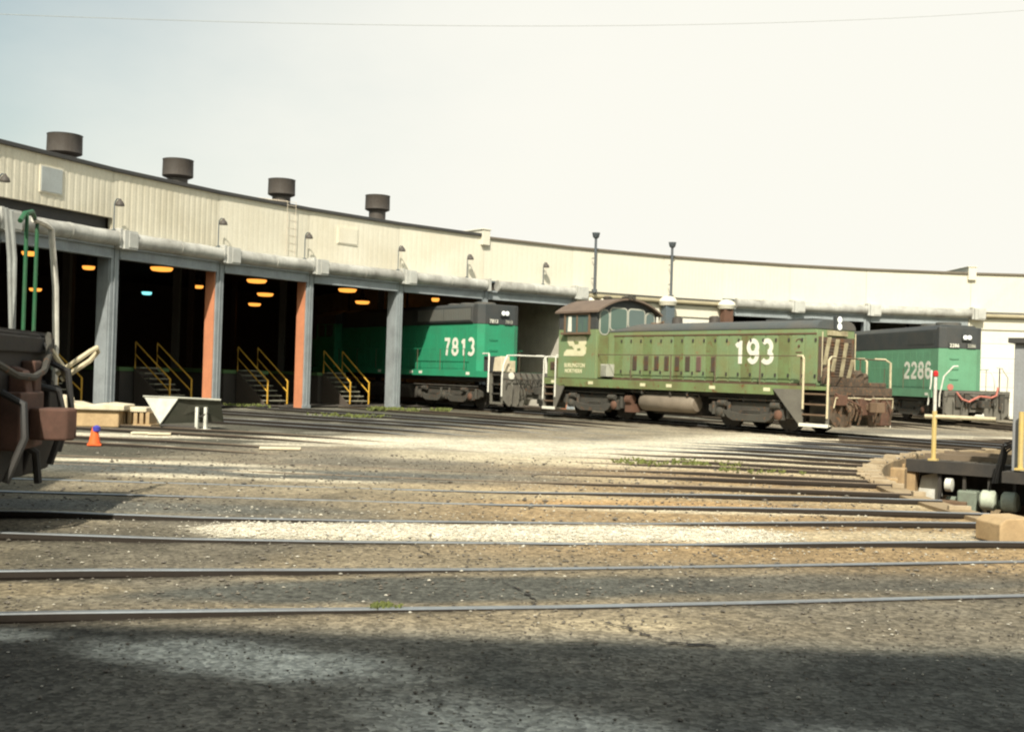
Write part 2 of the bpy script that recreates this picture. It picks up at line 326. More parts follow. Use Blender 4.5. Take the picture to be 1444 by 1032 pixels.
    for (cx, cy, rx, ry, ro, a) in [(-1.35, 6.25, 1.0, .34, -14, 1.0), (.6, 4.9, 1.3, .55, -8, .6), (2.6, 4.7, 1.5, .35, -28, .9), (1.1, 4.2, 1.5, .6, 5, .5), (-3.1, 6.65, .45, .2, -8, .6), (3.5, 4.0, .9, .5, 0, .6), (.2, 5.3, 1.0, .4, -20, .5)]:
        col = mix(col, (.56, .56, .50), (1 - sm(.35, 1.25, blob(X, Y, cx, cy, rx, ry, ro) + (n4 - .5) * .8 + (n1 - .5) * .5)) * a)
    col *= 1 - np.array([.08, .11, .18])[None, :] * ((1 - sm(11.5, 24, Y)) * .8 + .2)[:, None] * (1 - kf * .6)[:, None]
    col *= (1 + (n4 - .5) * .35)[:, None] * (1 + (n2 - .5) * .5)[:, None]
    return np.clip(col, .01, .9)
ys = [-6.0]
while ys[-1] < 1.5: ys.append(ys[-1] + .5)
while ys[-1] < 92: ys.append(ys[-1] + max(.07, .07 * (ys[-1] / 6.) ** 1.15))
ys = np.array(ys)
xs = [-60.]
while xs[-1] < 60:
    x = xs[-1]; xs.append(x + (.13 if -14 < x < 13 else (.3 if -22 < x < 26 else 1.5)))
xs = np.array(xs); GX, GY = np.meshgrid(xs, ys); nx, ny = len(xs), len(ys)
X = GX.ravel(); Y = GY.ravel()
Zg = (fbm(X, Y, 2.5, 5) - .5) * .05 + (fbm(X, Y, .5, 9, 3) - .5) * .018
Zg *= (1 - sm(38, 42, np.hypot(X - F.x, Y - F.y)))
inpit = np.hypot(X - T.x, Y - T.y) < PIT_R + .12
idx = np.arange(nx * ny).reshape(ny, nx)
q = np.stack([idx[:-1, :-1], idx[:-1, 1:], idx[1:, 1:], idx[1:, :-1]], -1).reshape(-1, 4)
q = q[~inpit[q].any(1)]
me = bpy.data.meshes.new('ground'); me.vertices.add(nx * ny); me.vertices.foreach_set('co', np.stack([X, Y, Zg], 1).ravel())
me.loops.add(q.size); me.loops.foreach_set('vertex_index', q.ravel()); me.polygons.add(len(q))
me.polygons.foreach_set('loop_start', np.arange(0, q.size, 4)); me.polygons.foreach_set('loop_total', np.full(len(q), 4))
me.polygons.foreach_set('use_smooth', np.ones(len(q), bool)); me.update(); me.validate()
ca = me.color_attributes.new('albedo', 'FLOAT_COLOR', 'POINT')
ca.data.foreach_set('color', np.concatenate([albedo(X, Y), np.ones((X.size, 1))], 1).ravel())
mt, nt, b = new_mat('yard ground'); L = nt.links
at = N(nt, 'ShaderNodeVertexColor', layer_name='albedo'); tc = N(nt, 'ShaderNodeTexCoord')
na = N(nt, 'ShaderNodeTexNoise', Scale=9., Detail=8., Roughness=.75); nb = N(nt, 'ShaderNodeTexVoronoi', Scale=34.)
nc = N(nt, 'ShaderNodeTexNoise', Scale=1.3, Detail=5., Roughness=.6)
for n in (na, nb, nc): L.new(tc.outputs['Object'], n.inputs['Vector'])
mr = N(nt, 'ShaderNodeMapRange'); mr.inputs['From Min'].default_value = .3; mr.inputs['From Max'].default_value = .7; mr.inputs['To Min'].default_value = .5; mr.inputs['To Max'].default_value = 1.5
L.new(na.outputs['Fac'], mr.inputs['Value'])
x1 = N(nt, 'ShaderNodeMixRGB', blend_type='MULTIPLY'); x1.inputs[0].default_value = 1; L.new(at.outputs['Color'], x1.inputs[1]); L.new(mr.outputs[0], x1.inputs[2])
mr2 = N(nt, 'ShaderNodeMapRange'); mr2.inputs['To Min'].default_value = .5; mr2.inputs['To Max'].default_value = 1.7
sep = N(nt, 'ShaderNodeSeparateColor'); L.new(nb.outputs['Color'], sep.inputs[0]); L.new(sep.outputs[0], mr2.inputs['Value'])
x2 = N(nt, 'ShaderNodeMixRGB', blend_type='MULTIPLY'); x2.inputs[0].default_value = .75; L.new(x1.outputs[0], x2.inputs[1]); L.new(mr2.outputs[0], x2.inputs[2])
mr3 = N(nt, 'ShaderNodeMapRange'); mr3.inputs['From Min'].default_value = .3; mr3.inputs['From Max'].default_value = .7; mr3.inputs['To Min'].default_value = .85; mr3.inputs['To Max'].default_value = 1.15
L.new(nc.outputs['Fac'], mr3.inputs['Value'])
x3 = N(nt, 'ShaderNodeMixRGB', blend_type='MULTIPLY'); x3.inputs[0].default_value = 1; L.new(x2.outputs[0], x3.inputs[1]); L.new(mr3.outputs[0], x3.inputs[2])
L.new(x3.outputs[0], b.inputs['Base Color']); b.inputs['Roughness'].default_value = .92; b.inputs['Specular IOR Level'].default_value = .2
bp = N(nt, 'ShaderNodeBump', Strength=.55, Distance=.03); L.new(na.outputs['Fac'], bp.inputs['Height'])
bp2 = N(nt, 'ShaderNodeBump', Strength=.5, Distance=.012); L.new(nb.outputs['Distance'], bp2.inputs['Height']); L.new(bp.outputs[0], bp2.inputs['Normal']); L.new(bp2.outputs[0], b.inputs['Normal'])
me.materials.append(mt); go = bpy.data.objects.new('ground', me); COL.objects.link(go); struct(go, label='sunlit yard ground of patched asphalt, cinders and gravel')
far = MB(); x0, x1_, y0, y1 = xs[0], xs[-1], ys[0], ys[-1]; B = 900
for (a, c, d, e) in [(-B, x0, -B, B), (x1_, B, -B, B), (x0, x1_, -B, y0), (x0, x1_, y1, B)]:
    far.add([(a, d, 0), (c, d, 0), (c, e, 0), (a, e, 0)], [(0, 1, 2, 3)])
M['far_ground'] = paint('far ground', (.2, .18, .13), .9, scale=.05)
struct(far.build('ground', M['far_ground']))
# loose stones: nobody could count them
sv, sf = [], []
ico = [(0, 0, 1), (.9, 0, .4), (.28, .85, .4), (-.72, .53, .4), (-.72, -.53, .4), (.28, -.85, .4), (0, 0, -.3)]
icf = [(0, 1, 2), (0, 2, 3), (0, 3, 4), (0, 4, 5), (0, 5, 1), (6, 2, 1), (6, 3, 2), (6, 4, 3), (6, 5, 4), (6, 1, 5)]
def stones(n, xr, yr, sr, accept=None):
    k = 0; tries = 0
    while k < n and tries < n * 8:
        tries += 1; x = random.uniform(*xr); y = random.uniform(*yr)
        if accept and not accept(x, y): continue
        s_ = random.uniform(*sr) * (1 + random.random() ** 6 * 1.2); a = random.uniform(0, 6.28); c, sn = math.cos(a), math.sin(a); o = len(sv)
        sx, sy, sz = s_ * random.uniform(.7, 1.3), s_ * random.uniform(.7, 1.3), s_ * random.uniform(.5, .9)
        for (p, q_, r_) in ico:
            p *= sx * random.uniform(.8, 1.2); q_ *= sy * random.uniform(.8, 1.2); sv.append((x + p * c - q_ * sn, y + p * sn + q_ * c, .003 + r_ * sz + ZAT(x, y)))
        for f in icf: sf.append(tuple(i + o for i in f))
        k += 1
Zgr = Zg.reshape(ny, nx)
def ZAT(x, y):
    j = min(max(int(np.searchsorted(ys, y)), 1), ny - 1); i = min(max(int(np.searchsorted(xs, x)), 1), nx - 1); return float(Zgr[j, i])
def strip(x, y): return segdist(np.array([x]), np.array([y]), [(-2.55, 11.32), (-2.0, 11.38), (.5, 11.65), (2.5, 11.95)])[0] < .46 + random.gauss(0, .09)
stones(9000, (-3.6, 3.4), (10.6, 12.7), (.007, .017), strip)
stones(900, (-4.6, 5.2), (10.4, 13.2), (.006, .015))
stones(350, (-4.5, 4.8), (3.6, 7.2), (.004, .008))
stones(350, (-5.5, 5.5), (7.2, 10.5), (.006, .012))
stones(900, (0, 9), (12, 24), (.008, .016), lambda x, y: math.hypot(x - T.x, y - T.y) > PIT_R + .6)
stones(350, (-8, 8), (12, 28), (.008, .016), lambda x, y: math.hypot(x - T.x, y - T.y) > PIT_R + .6)
M['stone'] = paint('pale ballast stone', (.64, .60, .50), .9, dirt=(.2, .18, .14), amount=.7, scale=5, fine=.35)
me = bpy.data.meshes.new('gravel'); me.from_pydata(sv, [], sf); me.materials.append(M['stone'])
o = bpy.data.objects.new('gravel', me); COL.objects.link(o); struct(o, 'stuff', 'pale loose ballast stones scattered over the yard')
tag(o, 'pale loose ballast stones scattered over the yard', 'gravel')
sv, sf = [], []
stones(3800, (-4.5, 4.8), (3.6, 7.6), (.004, .010)); stones(2600, (-5.5, 5.8), (7.4, 11.2), (.006, .016)); stones(1800, (-7, 9), (12.6, 22), (.010, .026), lambda x, y: math.hypot(x - T.x, y - T.y) > PIT_R + .5)
M['cinder'] = paint('brown grey cinder', (.17, .15, .12), .95, dirt=(.06, .055, .05), amount=.7, scale=4, fine=.4)
me = bpy.data.meshes.new('cinders'); me.from_pydata(sv, [], sf); me.materials.append(M['cinder'])
o = bpy.data.objects.new('cinders', me); COL.objects.link(o); struct(o, 'stuff'); tag(o, 'brown grey cinders and grit strewn over the asphalt', 'cinders')
# cracks in the asphalt
def crack(pts, w, label):
    mb = MB(); P = []
    for (a, c) in zip(pts[:-1], pts[1:]):
        for k in range(6): t = k / 6; P.append((lerp(a[0], c[0], t) + random.uniform(-.03, .03), lerp(a[1], c[1], t) + random.uniform(-.02, .02)))
    P.append(pts[-1]); vs = []; fs = []
    for i, (x, y) in enumerate(P):
        ww = w * .45 * random.uniform(.3, 1.5) * (1 if 0 < i < len(P) - 1 else .1); z = ZAT(x, y) + .012
        vs += [(x, y - ww, z), (x, y + ww, z)]
        if i: fs.append((2 * i - 2, 2 * i - 1, 2 * i + 1, 2 * i))
    mb.add(vs, fs); struct(mb.build('asphalt_crack', M['asph_crack']), label=label)
crack([(.62, 7.55), (.8, 7.3), (.92, 7.08), (1.05, 6.95), (1.3, 6.92)], .035, 'dark open crack in the near asphalt')
crack([(-1.15, 10.9), (-.85, 10.5), (-.75, 10.2), (-.6, 9.9)], .035, 'dark crack crossing the asphalt between two tracks')
crack([(-.05, 9.0), (.1, 8.5), (.2, 8.2), (.22, 7.9)], .045, 'dark broken patch between the nearest rails')

# ------------------------------------------------------------------ turntable pit
mb = MB(); n = 144
def ringpts(r, z): return [(T.x + r * math.cos(2 * PI * k / n), T.y + r * math.sin(2 * PI * k / n), z) for k in range(n)]
def ring_faces(mb, ra, za, rb, zb, m=0): mb.add(ringpts(ra, za) + ringpts(rb, zb), [(k, (k + 1) % n, n + (k + 1) % n, n + k) for k in range(n)], m)
ring_faces(mb, PIT_R, .05, PIT_R, -1.7); ring_faces(mb, PIT_R + .38, .05, PIT_R, .05); ring_faces(mb, PIT_R + .38, -.3, PIT_R + .38, .05)
pw = mb.build('turntable_pit', M['pit']); struct(pw, label='stained concrete wall of the round turntable pit')
mb = MB(); ring_faces(mb, PIT_R, -1.68, .01, -1.9); struct(mb.build('pit_floor', M['pit_floor'], pw))
mb = MB()   # ring rail
ring_faces(mb, PIT_R - .9, -1.45, PIT_R - 1.0, -1.45); ring_faces(mb, PIT_R - .9, -1.72, PIT_R - .9, -1.45); ring_faces(mb, PIT_R - 1.0, -1.72, PIT_R - 1.0, -1.45)
struct(mb.build('ring_rail', M['rail_side'], pw))
mb = MB()   # weathered blocks on the rim and buttresses
for k in range(400):
    a = 120 + k * .31
    if a > 215: break
    if random.random() < (.5 if 135 < a < 172 else .12):
        r0 = PIT_R + random.uniform(.0, .12); aa = R(a); u = Vector((math.cos(aa), math.sin(aa), 0)); v = Vector((-u.y, u.x, 0))
        mb.obox(T + Vector((0, 0, .05)), u, v, Vector((0, 0, 1)), r0, r0 + random.uniform(.15, .4), -.08, random.uniform(-.02, .07), 0, random.uniform(.01, .07))
mb.build('rim_blocks', M['rim'], pw, bevel=.02)
mb = MB()
for a in (124, 133, 141.5, 149, 153.5, 162, 171, 180, 190, 200, 210):
    u = Vector((math.cos(R(a)), math.sin(R(a)), 0)); v = Vector((-u.y, u.x, 0))
    mb.obox(T.copy(), u, v, Vector((0, 0, 1)), PIT_R - .28, PIT_R + .02, -.2, .2, -1.7, -.06)
mb.build('buttress', M['pit_tan'], pw, bevel=.02)

# ------------------------------------------------------------------ tracks
def zsink(s): return -.03 - .066 * min(1, max(0, (s - 21) / 4))
def zgap(s): return -.03 - .085 * min(1, max(0, (s - 21.5) / 2.5)) * min(1, max(0, (31.8 - s) / 2.5))
def zA(s): return -.094 + .055 * min(1, max(0, (s - 25.0) / 4))
def zB(s): return -.090 + .055 * min(1, max(0, (s - 27.5) / 1.5)) + .055 * min(1, max(0, (22.5 - s) / 1.5))
def track(deg, s0, s1, label, T0=T, mats=None, wood=False, zf=None):
    zf = zf or (lambda s: -.045)
    u = Vector((math.cos(R(deg)), math.sin(R(deg)), 0)); v = Vector((-u.y, u.x, 0))
    t = thing('railway_track', label, 'railway track', T0 + u * s0, R(deg), 'tracks fanning out from the turntable')
    L_ = s1 - s0
    for sd in (-1, 1):
        mb = MB(); c = sd * .7525; k = max(2, int(L_ / 1.5)); prof = [(-.065, -.05), (-.02, .03), (-.036, .06), (-.036, .102), (-.028, .11), (.028, .11), (.036, .102), (.036, .06), (.02, .03), (.065, -.05)]
        wob = [random.uniform(-.006, .006) for _ in range(k + 1)]
        for i in range(k):
            a, b_ = L_ * i / k, L_ * (i + 1) / k; za, zb_ = zf(s0 + a), zf(s0 + b_); vs = [(a, c + p[0] + wob[i], p[1] + za) for p in prof] + [(b_, c + p[0] + wob[i + 1], p[1] + zb_) for p in prof]
            n_ = len(prof)
            for j in range(n_ - 1):
                mb.add([vs[j], vs[j + 1], vs[n_ + j + 1], vs[n_ + j]], [(0, 1, 2, 3)], 1 if j in (3, 4, 5) else 0)
            if i == 0: mb.add(vs[:n_], [tuple(range(n_))], 0)
        mb.build('rail', [M['rail_side'], mats or M['rail_top']], t)
    if wood:
        mb = MB()
        for i in range(int(L_ / .62)):
            x = .3 + i * .62 + random.uniform(-.05, .05); mb.box(x - .11, x + .11, -1.25 + random.uniform(-.08, .08), 1.25 + random.uniform(-.08, .08), -.08, .022 + random.uniform(-.01, .008))
        mb.build('sleepers', M['sleeper'], t)
    return t
M['sleeper'] = paint('grey brown sleeper timber', (.11, .09, .065), .95, dirt=(.22, .18, .12), amount=.6, scale=3)
M['rail_brown'] = paint('brown rail head', (.22, .17, .12), .6, metal=.2, dirt=(.10, .07, .045), amount=.5, scale=1.3)
s_in = PIT_R + .02
track(TRACK_A, s_in + .5, 52, 'nearest railway track, running across the foreground with polished blue-grey rails', zf=lambda s: zA(s))
track(TRACK_B, s_in, 56, 'second railway track from the camera, with pale gravel between its rails', zf=lambda s: zB(s))
track(181.3, s_in, 60, 'railway track half buried in asphalt just beyond the gravel-filled track', zf=lambda s: zsink(s))
track(174.2, s_in, 60, 'railway track crossing the left yard beyond the dark locomotive', mats=M['rail_brown'], zf=lambda s: zsink(s))
track(167.2, s_in, 60, 'railway track passing in front of the orange cone', mats=M['rail_brown'], zf=lambda s: zgap(s) * .75 - .02)
track(160.3, s_in, 60, 'railway track passing beside the white V-shaped skip', mats=M['rail_brown'], zf=lambda s: zgap(s) * .75 - .02)
def tang(p): return math.degrees(math.atan2(p.y - T.y, p.x - T.x))
names = {1: 'railway track leading to the leftmost dark roundhouse bay', 2: 'railway track leading to the bay with the teal lamp', 3: 'railway track leading to the bay between the two orange jambs', 4: 'railway track leading to the bay left of the locomotive numbered 7813',
         5: 'railway track carrying the locomotives numbered 193 and 7813', 6: 'railway track leading to the bay right of the locomotive numbered 7813', 7: 'railway track leading to the first closed white door', 8: 'railway track leading to the second closed white door',
         9: 'railway track leading to the dark bay left of the locomotive numbered 2286', 10: 'railway track carrying the locomotive numbered 2286', 11: 'railway track leading to the dark bay right of the locomotive numbered 2286', 12: 'railway track leading to the far right white door'}
ANG = {}
for k in range(1, 13):
    mid = fp((posts[k] + posts[k + 1]) / 2); a = tang(mid)
    if k == 5: a = 126.5
    if k == 10: a = 97.7
    ANG[k] = a; dist = (mid - T).length
    track(a, s_in, dist + (26 if k in (5, 6, 9, 10, 11) else -.2), names[k], mats=M['rail_brown'] if k not in (1, 2, 3, 5) else None, wood=k in (5, 10), zf=(lambda s: 0.) if k in (5, 10) else zgap)

# ------------------------------------------------------------------ roundhouse
RH = thing('roundhouse', 'long curved cream roundhouse with open engine bays and dark roof ventilators', 'building')
Z3 = Vector((0, 0, 1))
def frame_of(k):
    a, b_ = fp(posts[k]), fp(posts[k + 1]); t = (b_ - a).normalized(); n_ = Vector((t.y, -t.x, 0))
    if (T - a).dot(n_) < 0: n_ = -n_
    return a, b_, t, n_, (b_ - a).length          # n_ points to the turntable
nb_ = len(posts) - 1
closed = {7, 8, 12, 13}
drums = {0, 1, 2, 3, 4, 5, 6, 9, 10, 11}
WZ0, WZ1 = 5.95, 8.0
for k in range(nb_):
    a, b_, t, n_, L_ = frame_of(k)
    z0 = 6.45 if k in (0, 1) else (5.55 if k in closed else WZ0)
    z1 = 8.0 if k < 6 else 7.93
    mb = MB()
    ribs = 18; seg = L_ / ribs; pts = []
    dep = .008 if k < 3 else .003
    for i in range(ribs):
        x = i * seg; pts += [(x, 0), (x + seg * .55, 0), (x + seg * .65, -dep), (x + seg * .9, -dep)]
    pts.append((L_, 0))
    O = a - n_ * .12
    for (p, q_) in zip(pts[:-1], pts[1:]):
        vs = [O + t * p[0] + n_ * p[1] + Z3 * z0, O + t * q_[0] + n_ * q_[1] + Z3 * z0, O + t * q_[0] + n_ * q_[1] + Z3 * z1, O + t * p[0] + n_ * p[1] + Z3 * z1]
        mb.add(vs, [(0, 1, 2, 3)])
    mb.obox(a - n_ * .2, t, n_, Z3, 0, L_, -.12, .02, z0, z1 - .02)
    w = mb.build('wall', M['cream_old'] if k < 3 else (M['cream'] if k < 6 else M['white_wall']), RH)
    mb = MB(); mb.obox(a, t, n_, Z3, -.02, L_ + .02, -.45, -.02, z1, z1 + (.13 if k < 6 else .10))
    mb.build('coping', M['coping'] if k < 6 else M['coping_brown'], RH, bevel=.01)
    if k in (0, 1):
        mb = MB(); mb.obox(a, t, n_, Z3, 0, L_, -.5, -.4, 5.8, 6.46); mb.build('dark_recess', M['coping'], RH)
    else:
        mb = MB(); mb.obox(a, t, n_, Z3, 0, L_, -.1, .02, z0 - .06, z0 + .02); mb.build('flashing', M['steel_dark'], RH)
    if k in drums:
        # shutter drum with slightly bent, sooty casing
        mb = MB(); e0 = .30; ztop = 5.73
        pa = a + n_ * .18 + Z3 * ztop; mb.tube([pa + t * lerp(e0 + .3, L_ - .12, i / 8) + Z3 * random.uniform(-.012, .012) for i in range(9)], .255, 20)
        for i in (0.0, .5, 1.0):
            c = pa + t * lerp(e0 + .35, L_ - .16, i); mb.tube([c - t * .025, c + t * .025], .272, 20)
        mb.build('shutter_drum', M['drum'], RH, smooth=True)
        mb = MB(); mb.obox(a, t, n_, Z3, .2, L_ - .2, -.14, .08, 5.12, 5.5); mb.obox(a, t, n_, Z3, .2, L_ - .2, -.2, .2, 5.42, 5.5); mb.obox(a, t, n_, Z3, .2, L_ - .2, -.18, .14, 5.08, 5.14)
        mb.build('lintel', M['steel_grey'], RH)
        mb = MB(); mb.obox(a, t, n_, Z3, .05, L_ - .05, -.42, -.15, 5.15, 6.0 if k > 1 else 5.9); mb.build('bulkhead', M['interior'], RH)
    if k in closed:
        mb = MB(); zt = 4.9; nn = 6
        mb.obox(a, t, n_, Z3, .25, L_ - .25, -.25, -.12, 0, zt)
        for i in range(nn): zz = lerp(.1, zt, i / nn); mb.obox(a, t, n_, Z3, .28, L_ - .28, -.13, -.10, zz + .03, zz + zt / nn - .05)
        mb.build('roller_door', M['white_door'], RH, bevel=.01)
        mb = MB(); mb.obox(a, t, n_, Z3, 0, L_, -.3, -.02, 4.9, 5.55); mb.build('wall', M['white_wall'], RH)
        mb = MB(); mb.tube([a + t * 0 + n_ * .15 + Z3 * 5.65, a + t * L_ + n_ * .15 + Z3 * 5.65], .12, 12); mb.build('pipe', M['pipe_tan'], RH, smooth=True)
        mb = MB()
        mb.obox(a, t, n_, Z3, 0, L_, -.05, .3, 5.8, 5.84); mb.build('rain_ledge', M['coping'], RH)
for k in range(len(posts)):
    p = fp(posts[k]); rad = (p - F).normalized(); n_ = -rad; t = Vector((rad.y, -rad.x, 0))      # t to the right
    org = k in (3, 4, 7); mb = MB()
    white = k in (8, 9, 12, 13, 14)
    m0 = M['white_wall'] if white else M['steel_grey']
    # channel shaped shutter guide: two flanges and a web
    mb.obox(p, t, n_, Z3, -.16, -.04, -.30, .06, 0, 5.5); mb.obox(p, t, n_, Z3, .07, .19, -.30, .06, 0, 5.5)
    mb.obox(p, t, n_, Z3, -.04, .07, -.28, -.02, 0, 5.5, 1); mb.obox(p, t, n_, Z3, -.02, .04, -.02, .09, 0, 5.5)
    mb.obox(p, t, n_, Z3, -.19, .22, -.32, .09, 0, .12)
    mb.build('door_post', [m0, M['white_wall'] if white else M['steel_dark']], RH, bevel=.008)
    if org or k in (2, 5):
        mb = MB(); mb.obox(p, t, n_, Z3, -.195, -.163, -.48 if org else -.52, .0, 0, 5.1)
        j = mb.build('door_jamb', M['orange'] if org else M['steel_grey'], RH)
    if k in (0, 1, 2, 3, 4, 5, 7, 10, 11, 12):
        mb = MB(); mb.obox(p, t, n_, Z3, .02, .62, -.1, .46, 5.4, 6.03); mb.obox(p, t, n_, Z3, .2, .62, .46, .49, 5.46, 5.97); mb.obox(p, t, n_, Z3, -.10, .02, -.05, .38, 5.42, 6.08)
        mb.build('gearbox', M['gearbox'], RH, bevel=.02)
    if k in (6,):
        mb = MB(); mb.obox(p, t, n_, Z3, -.04, .04, -.05, .5, 5.45, 6.02); mb.build('drum_bracket', M['gearbox'], RH)
    if k in (8, 9):
        mb = MB(); c = p + n_ * .3 + Z3 * 5.6; mb.lathe(c, (0, 0, 1), [(-.22, .2), (-.2, .42), (0, .5), (.16, .42), (.26, .25), (.3, .02)], 20)
        mb.build('dome_hood', M['white_wall'], RH, smooth=True)
        mb = MB(); mb.obox(p + n_ * .35, t, n_, Z3, -.26, .26, -.25, .25, 4.3, 5.38); mb.build('hood_duct', M['steel_dark'] if k == 8 else M['rust'], RH, bevel=.02)
    if k in (6, 12):      # fire wall ends poking through the roof line
        mb = MB(); mb.obox(p, t, n_, Z3, -.22, .22, -6., .06, 7.6, 8.3); mb.obox(p, t, n_, Z3, -.27, .27, -6., .1, 8.3, 8.36)
        mb.build('firewall', M['white_wall'], RH, bevel=.02)
# roof sheet, back wall, floor, partitions
RB = FR + 34
mb = MB()
for k in range(nb_):
    a0, b0 = fp(posts[k], FR + .3), fp(posts[k + 1], FR + .3); a1, b1 = fp(posts[k], RB), fp(posts[k + 1], RB)
    for (z, zb, fl) in ((7.75, 7.3, 0), (7.45, 7.0, 1)):
        mb.add([a0 + Z3 * z, b0 + Z3 * z, b1 + Z3 * zb, a1 + Z3 * zb], [(0, 1, 2, 3)], fl)
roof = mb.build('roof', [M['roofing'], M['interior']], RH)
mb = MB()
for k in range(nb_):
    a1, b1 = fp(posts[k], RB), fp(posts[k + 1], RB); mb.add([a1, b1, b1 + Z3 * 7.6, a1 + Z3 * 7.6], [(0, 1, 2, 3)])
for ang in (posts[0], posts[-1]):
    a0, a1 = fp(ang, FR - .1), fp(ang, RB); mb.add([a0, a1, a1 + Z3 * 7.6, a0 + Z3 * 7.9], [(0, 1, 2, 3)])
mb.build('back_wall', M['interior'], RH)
mb = MB()
for k in range(nb_):
    a0, b0, a1, b1 = fp(posts[k], FR + .5), fp(posts[k + 1], FR + .5), fp(posts[k], RB), fp(posts[k + 1], RB)
    mb.add([a0 + Z3 * .055, b0 + Z3 * .055, b1 + Z3 * .055, a1 + Z3 * .055], [(0, 1, 2, 3)])
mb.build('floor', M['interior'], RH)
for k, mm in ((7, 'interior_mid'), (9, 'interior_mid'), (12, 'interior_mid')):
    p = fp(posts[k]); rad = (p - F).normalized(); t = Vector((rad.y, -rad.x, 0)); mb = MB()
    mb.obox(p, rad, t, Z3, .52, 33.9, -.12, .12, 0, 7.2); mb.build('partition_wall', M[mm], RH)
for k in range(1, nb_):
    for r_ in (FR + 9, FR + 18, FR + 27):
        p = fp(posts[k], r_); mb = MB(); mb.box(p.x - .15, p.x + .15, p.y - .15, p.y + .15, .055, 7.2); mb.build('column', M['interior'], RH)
# roof ventilators
for (px, rr, top, dz) in [(151.7, 4.2, 9.82, .60), (145.4, 4.2, 9.86, .59), (139.0, 4.2, 9.9, .575), (132.6, 4.2, 9.92, .57)]:
    c = fp(px, FR + rr); mb = MB()
    mb.lathe(c, (0, 0, 1), [(7.6, .38), (top - .78, .40), (top - .76, dz * .75), (top - .70, dz), (top - .68, dz + .02), (top - .05, dz + .01), (top - .02, dz + .03), (top, dz - .02), (top - .02, .05)], 28)
    mb.box(c.x - .45, c.x + .45, c.y - .45, c.y + .45, 7.6, 7.95)
    mb.build('ventilator', M['vent'], roof, smooth=True)
# access ladder and rust below the third ventilator
mb = MB(); c = fp(142.6, FR - .0) ; rad = (c - F).normalized(); t = Vector((rad.y, -rad.x, 0))
for sd in (-.22, .22): mb.tube([c + t * sd - rad * .06 + Z3 * 6.1, c + t * sd - rad * .06 + Z3 * 8.2, c + t * sd + rad * 2 + Z3 * 8.5, c + t * sd + rad * 3.7 + Z3 * 8.7], .012, 5)
for i in range(7): mb.tube([c - t * .22 - rad * .06 + Z3 * (6.25 + i * .3), c + t * .22 - rad * .06 + Z3 * (6.25 + i * .3)], .009, 4)
M['ladder'] = paint('rust stained ladder', (.66, .57, .45), .8); mb.build('ladder', M['ladder'], RH)
# panel on the left wall, second faint one
for (deg, zc, hw, hh, mm) in [(157.0, 7.25, .42, .38, 'blue_panel'), (138.6, 7.2, .5, .32, 'cream')]:
    k = max(i for i in range(nb_) if posts[i] >= deg); a, b_, t, n_, L_ = frame_of(k); f = (posts[k] - deg) / (posts[k] - posts[k + 1]) * L_
    mb = MB(); mb.obox(a - n_ * .12, t, n_, Z3, f - hw, f + hw, .0, .05, zc - hh, zc + hh); mb.obox(a - n_ * .12, t, n_, Z3, f - hw - .05, f + hw + .05, .0, .03, zc - hh - .05, zc + hh + .05, 1)
    mb.build('wall_panel', [M[mm], M['cream']], RH)
# exhaust pipes on the right wing
for deg, z1 in ((120.4, 8.75), (114.4, 8.65)):
    p = fp(deg); rad = (p - F).normalized(); c = p - rad * .35; mb = MB()
    mb.tube([c + Z3 * 5.85, c + Z3 * (z1 - .2)], .065, 10); mb.lathe(c, (0, 0, 1), [(z1 - .28, .09), (z1 - .22, .15), (z1, .2), (z1 + .01, .02)], 12)
    mb.lathe(c, (0, 0, 1), [(5.8, .14), (5.95, .14)], 12)
    for zz in (6.5, 7.5): mb.tube([c + Z3 * zz, c + rad * .3 + Z3 * zz], .02, 5)
    mb.build('exhaust_pipe', M['pipe_blue'], RH, smooth=True)
# three white hoods left of the switcher cab
for i, deg in enumerate((120.6, 119.6, 118.7)):
    p = fp(deg); rad = (p - F).normalized(); mb = MB(); mb.lathe(p - rad * .25, (0, 0, 1), [(4.95, .1), (5.0, .27), (5.25, .3), (5.45, .2), (5.56, .05)], 14)
    mb.build('small_hood', M['white_wall'], RH, smooth=True)

# lamps on goosenecks over the bays
lab = ['gooseneck wall lamp at the far left edge of the roundhouse', 'gooseneck wall lamp over the first grey door post', 'gooseneck wall lamp over the first orange jamb', 'gooseneck wall lamp right of the rust-stained ladder', 'gooseneck wall lamp over the grey post left of the locomotive 7813',
       'gooseneck wall lamp left of the roof firewall', 'gooseneck wall lamp above the drum right of the firewall']
proto = None
for i, deg in enumerate((159.9, 153.7, 147.4, 141.7, 135.1, 130.0, 124.2)):
    p = fp(deg); rad = (p - F).normalized()
    if proto is None:
        L0 = thing('wall_lamp', lab[0], 'wall lamp', (0, 0, 0), 0, 'gooseneck lamps above the roundhouse doors'); mb = MB()
        pts = [(0, 0, 0), (0, 0, .9), (.03, 0, 1.02), (.12, 0, 1.10), (.24, 0, 1.08)]
        mb.tube(pts, .022, 6); mb.box(-.06, .06, -.06, .06, 0, .08); mb.build('arm', M['steel_dark'], L0)
        mb = MB(); mb.lathe((.24, 0, .98), (0, 0, 1), [(-.12, .15), (-.1, .155), (0, .12), (.06, .06), (.12, .03)], 14); mb.build('lamp_shade', M['vent'], L0, smooth=True); proto = L0
        o = L0
    else: o = copy_tree(proto)
    q = p - rad * .12; o.location = (q.x, q.y, 5.95); o.rotation_euler = (0, 0, math.atan2(-rad.y, -rad.x)); o['label'] = lab[i]

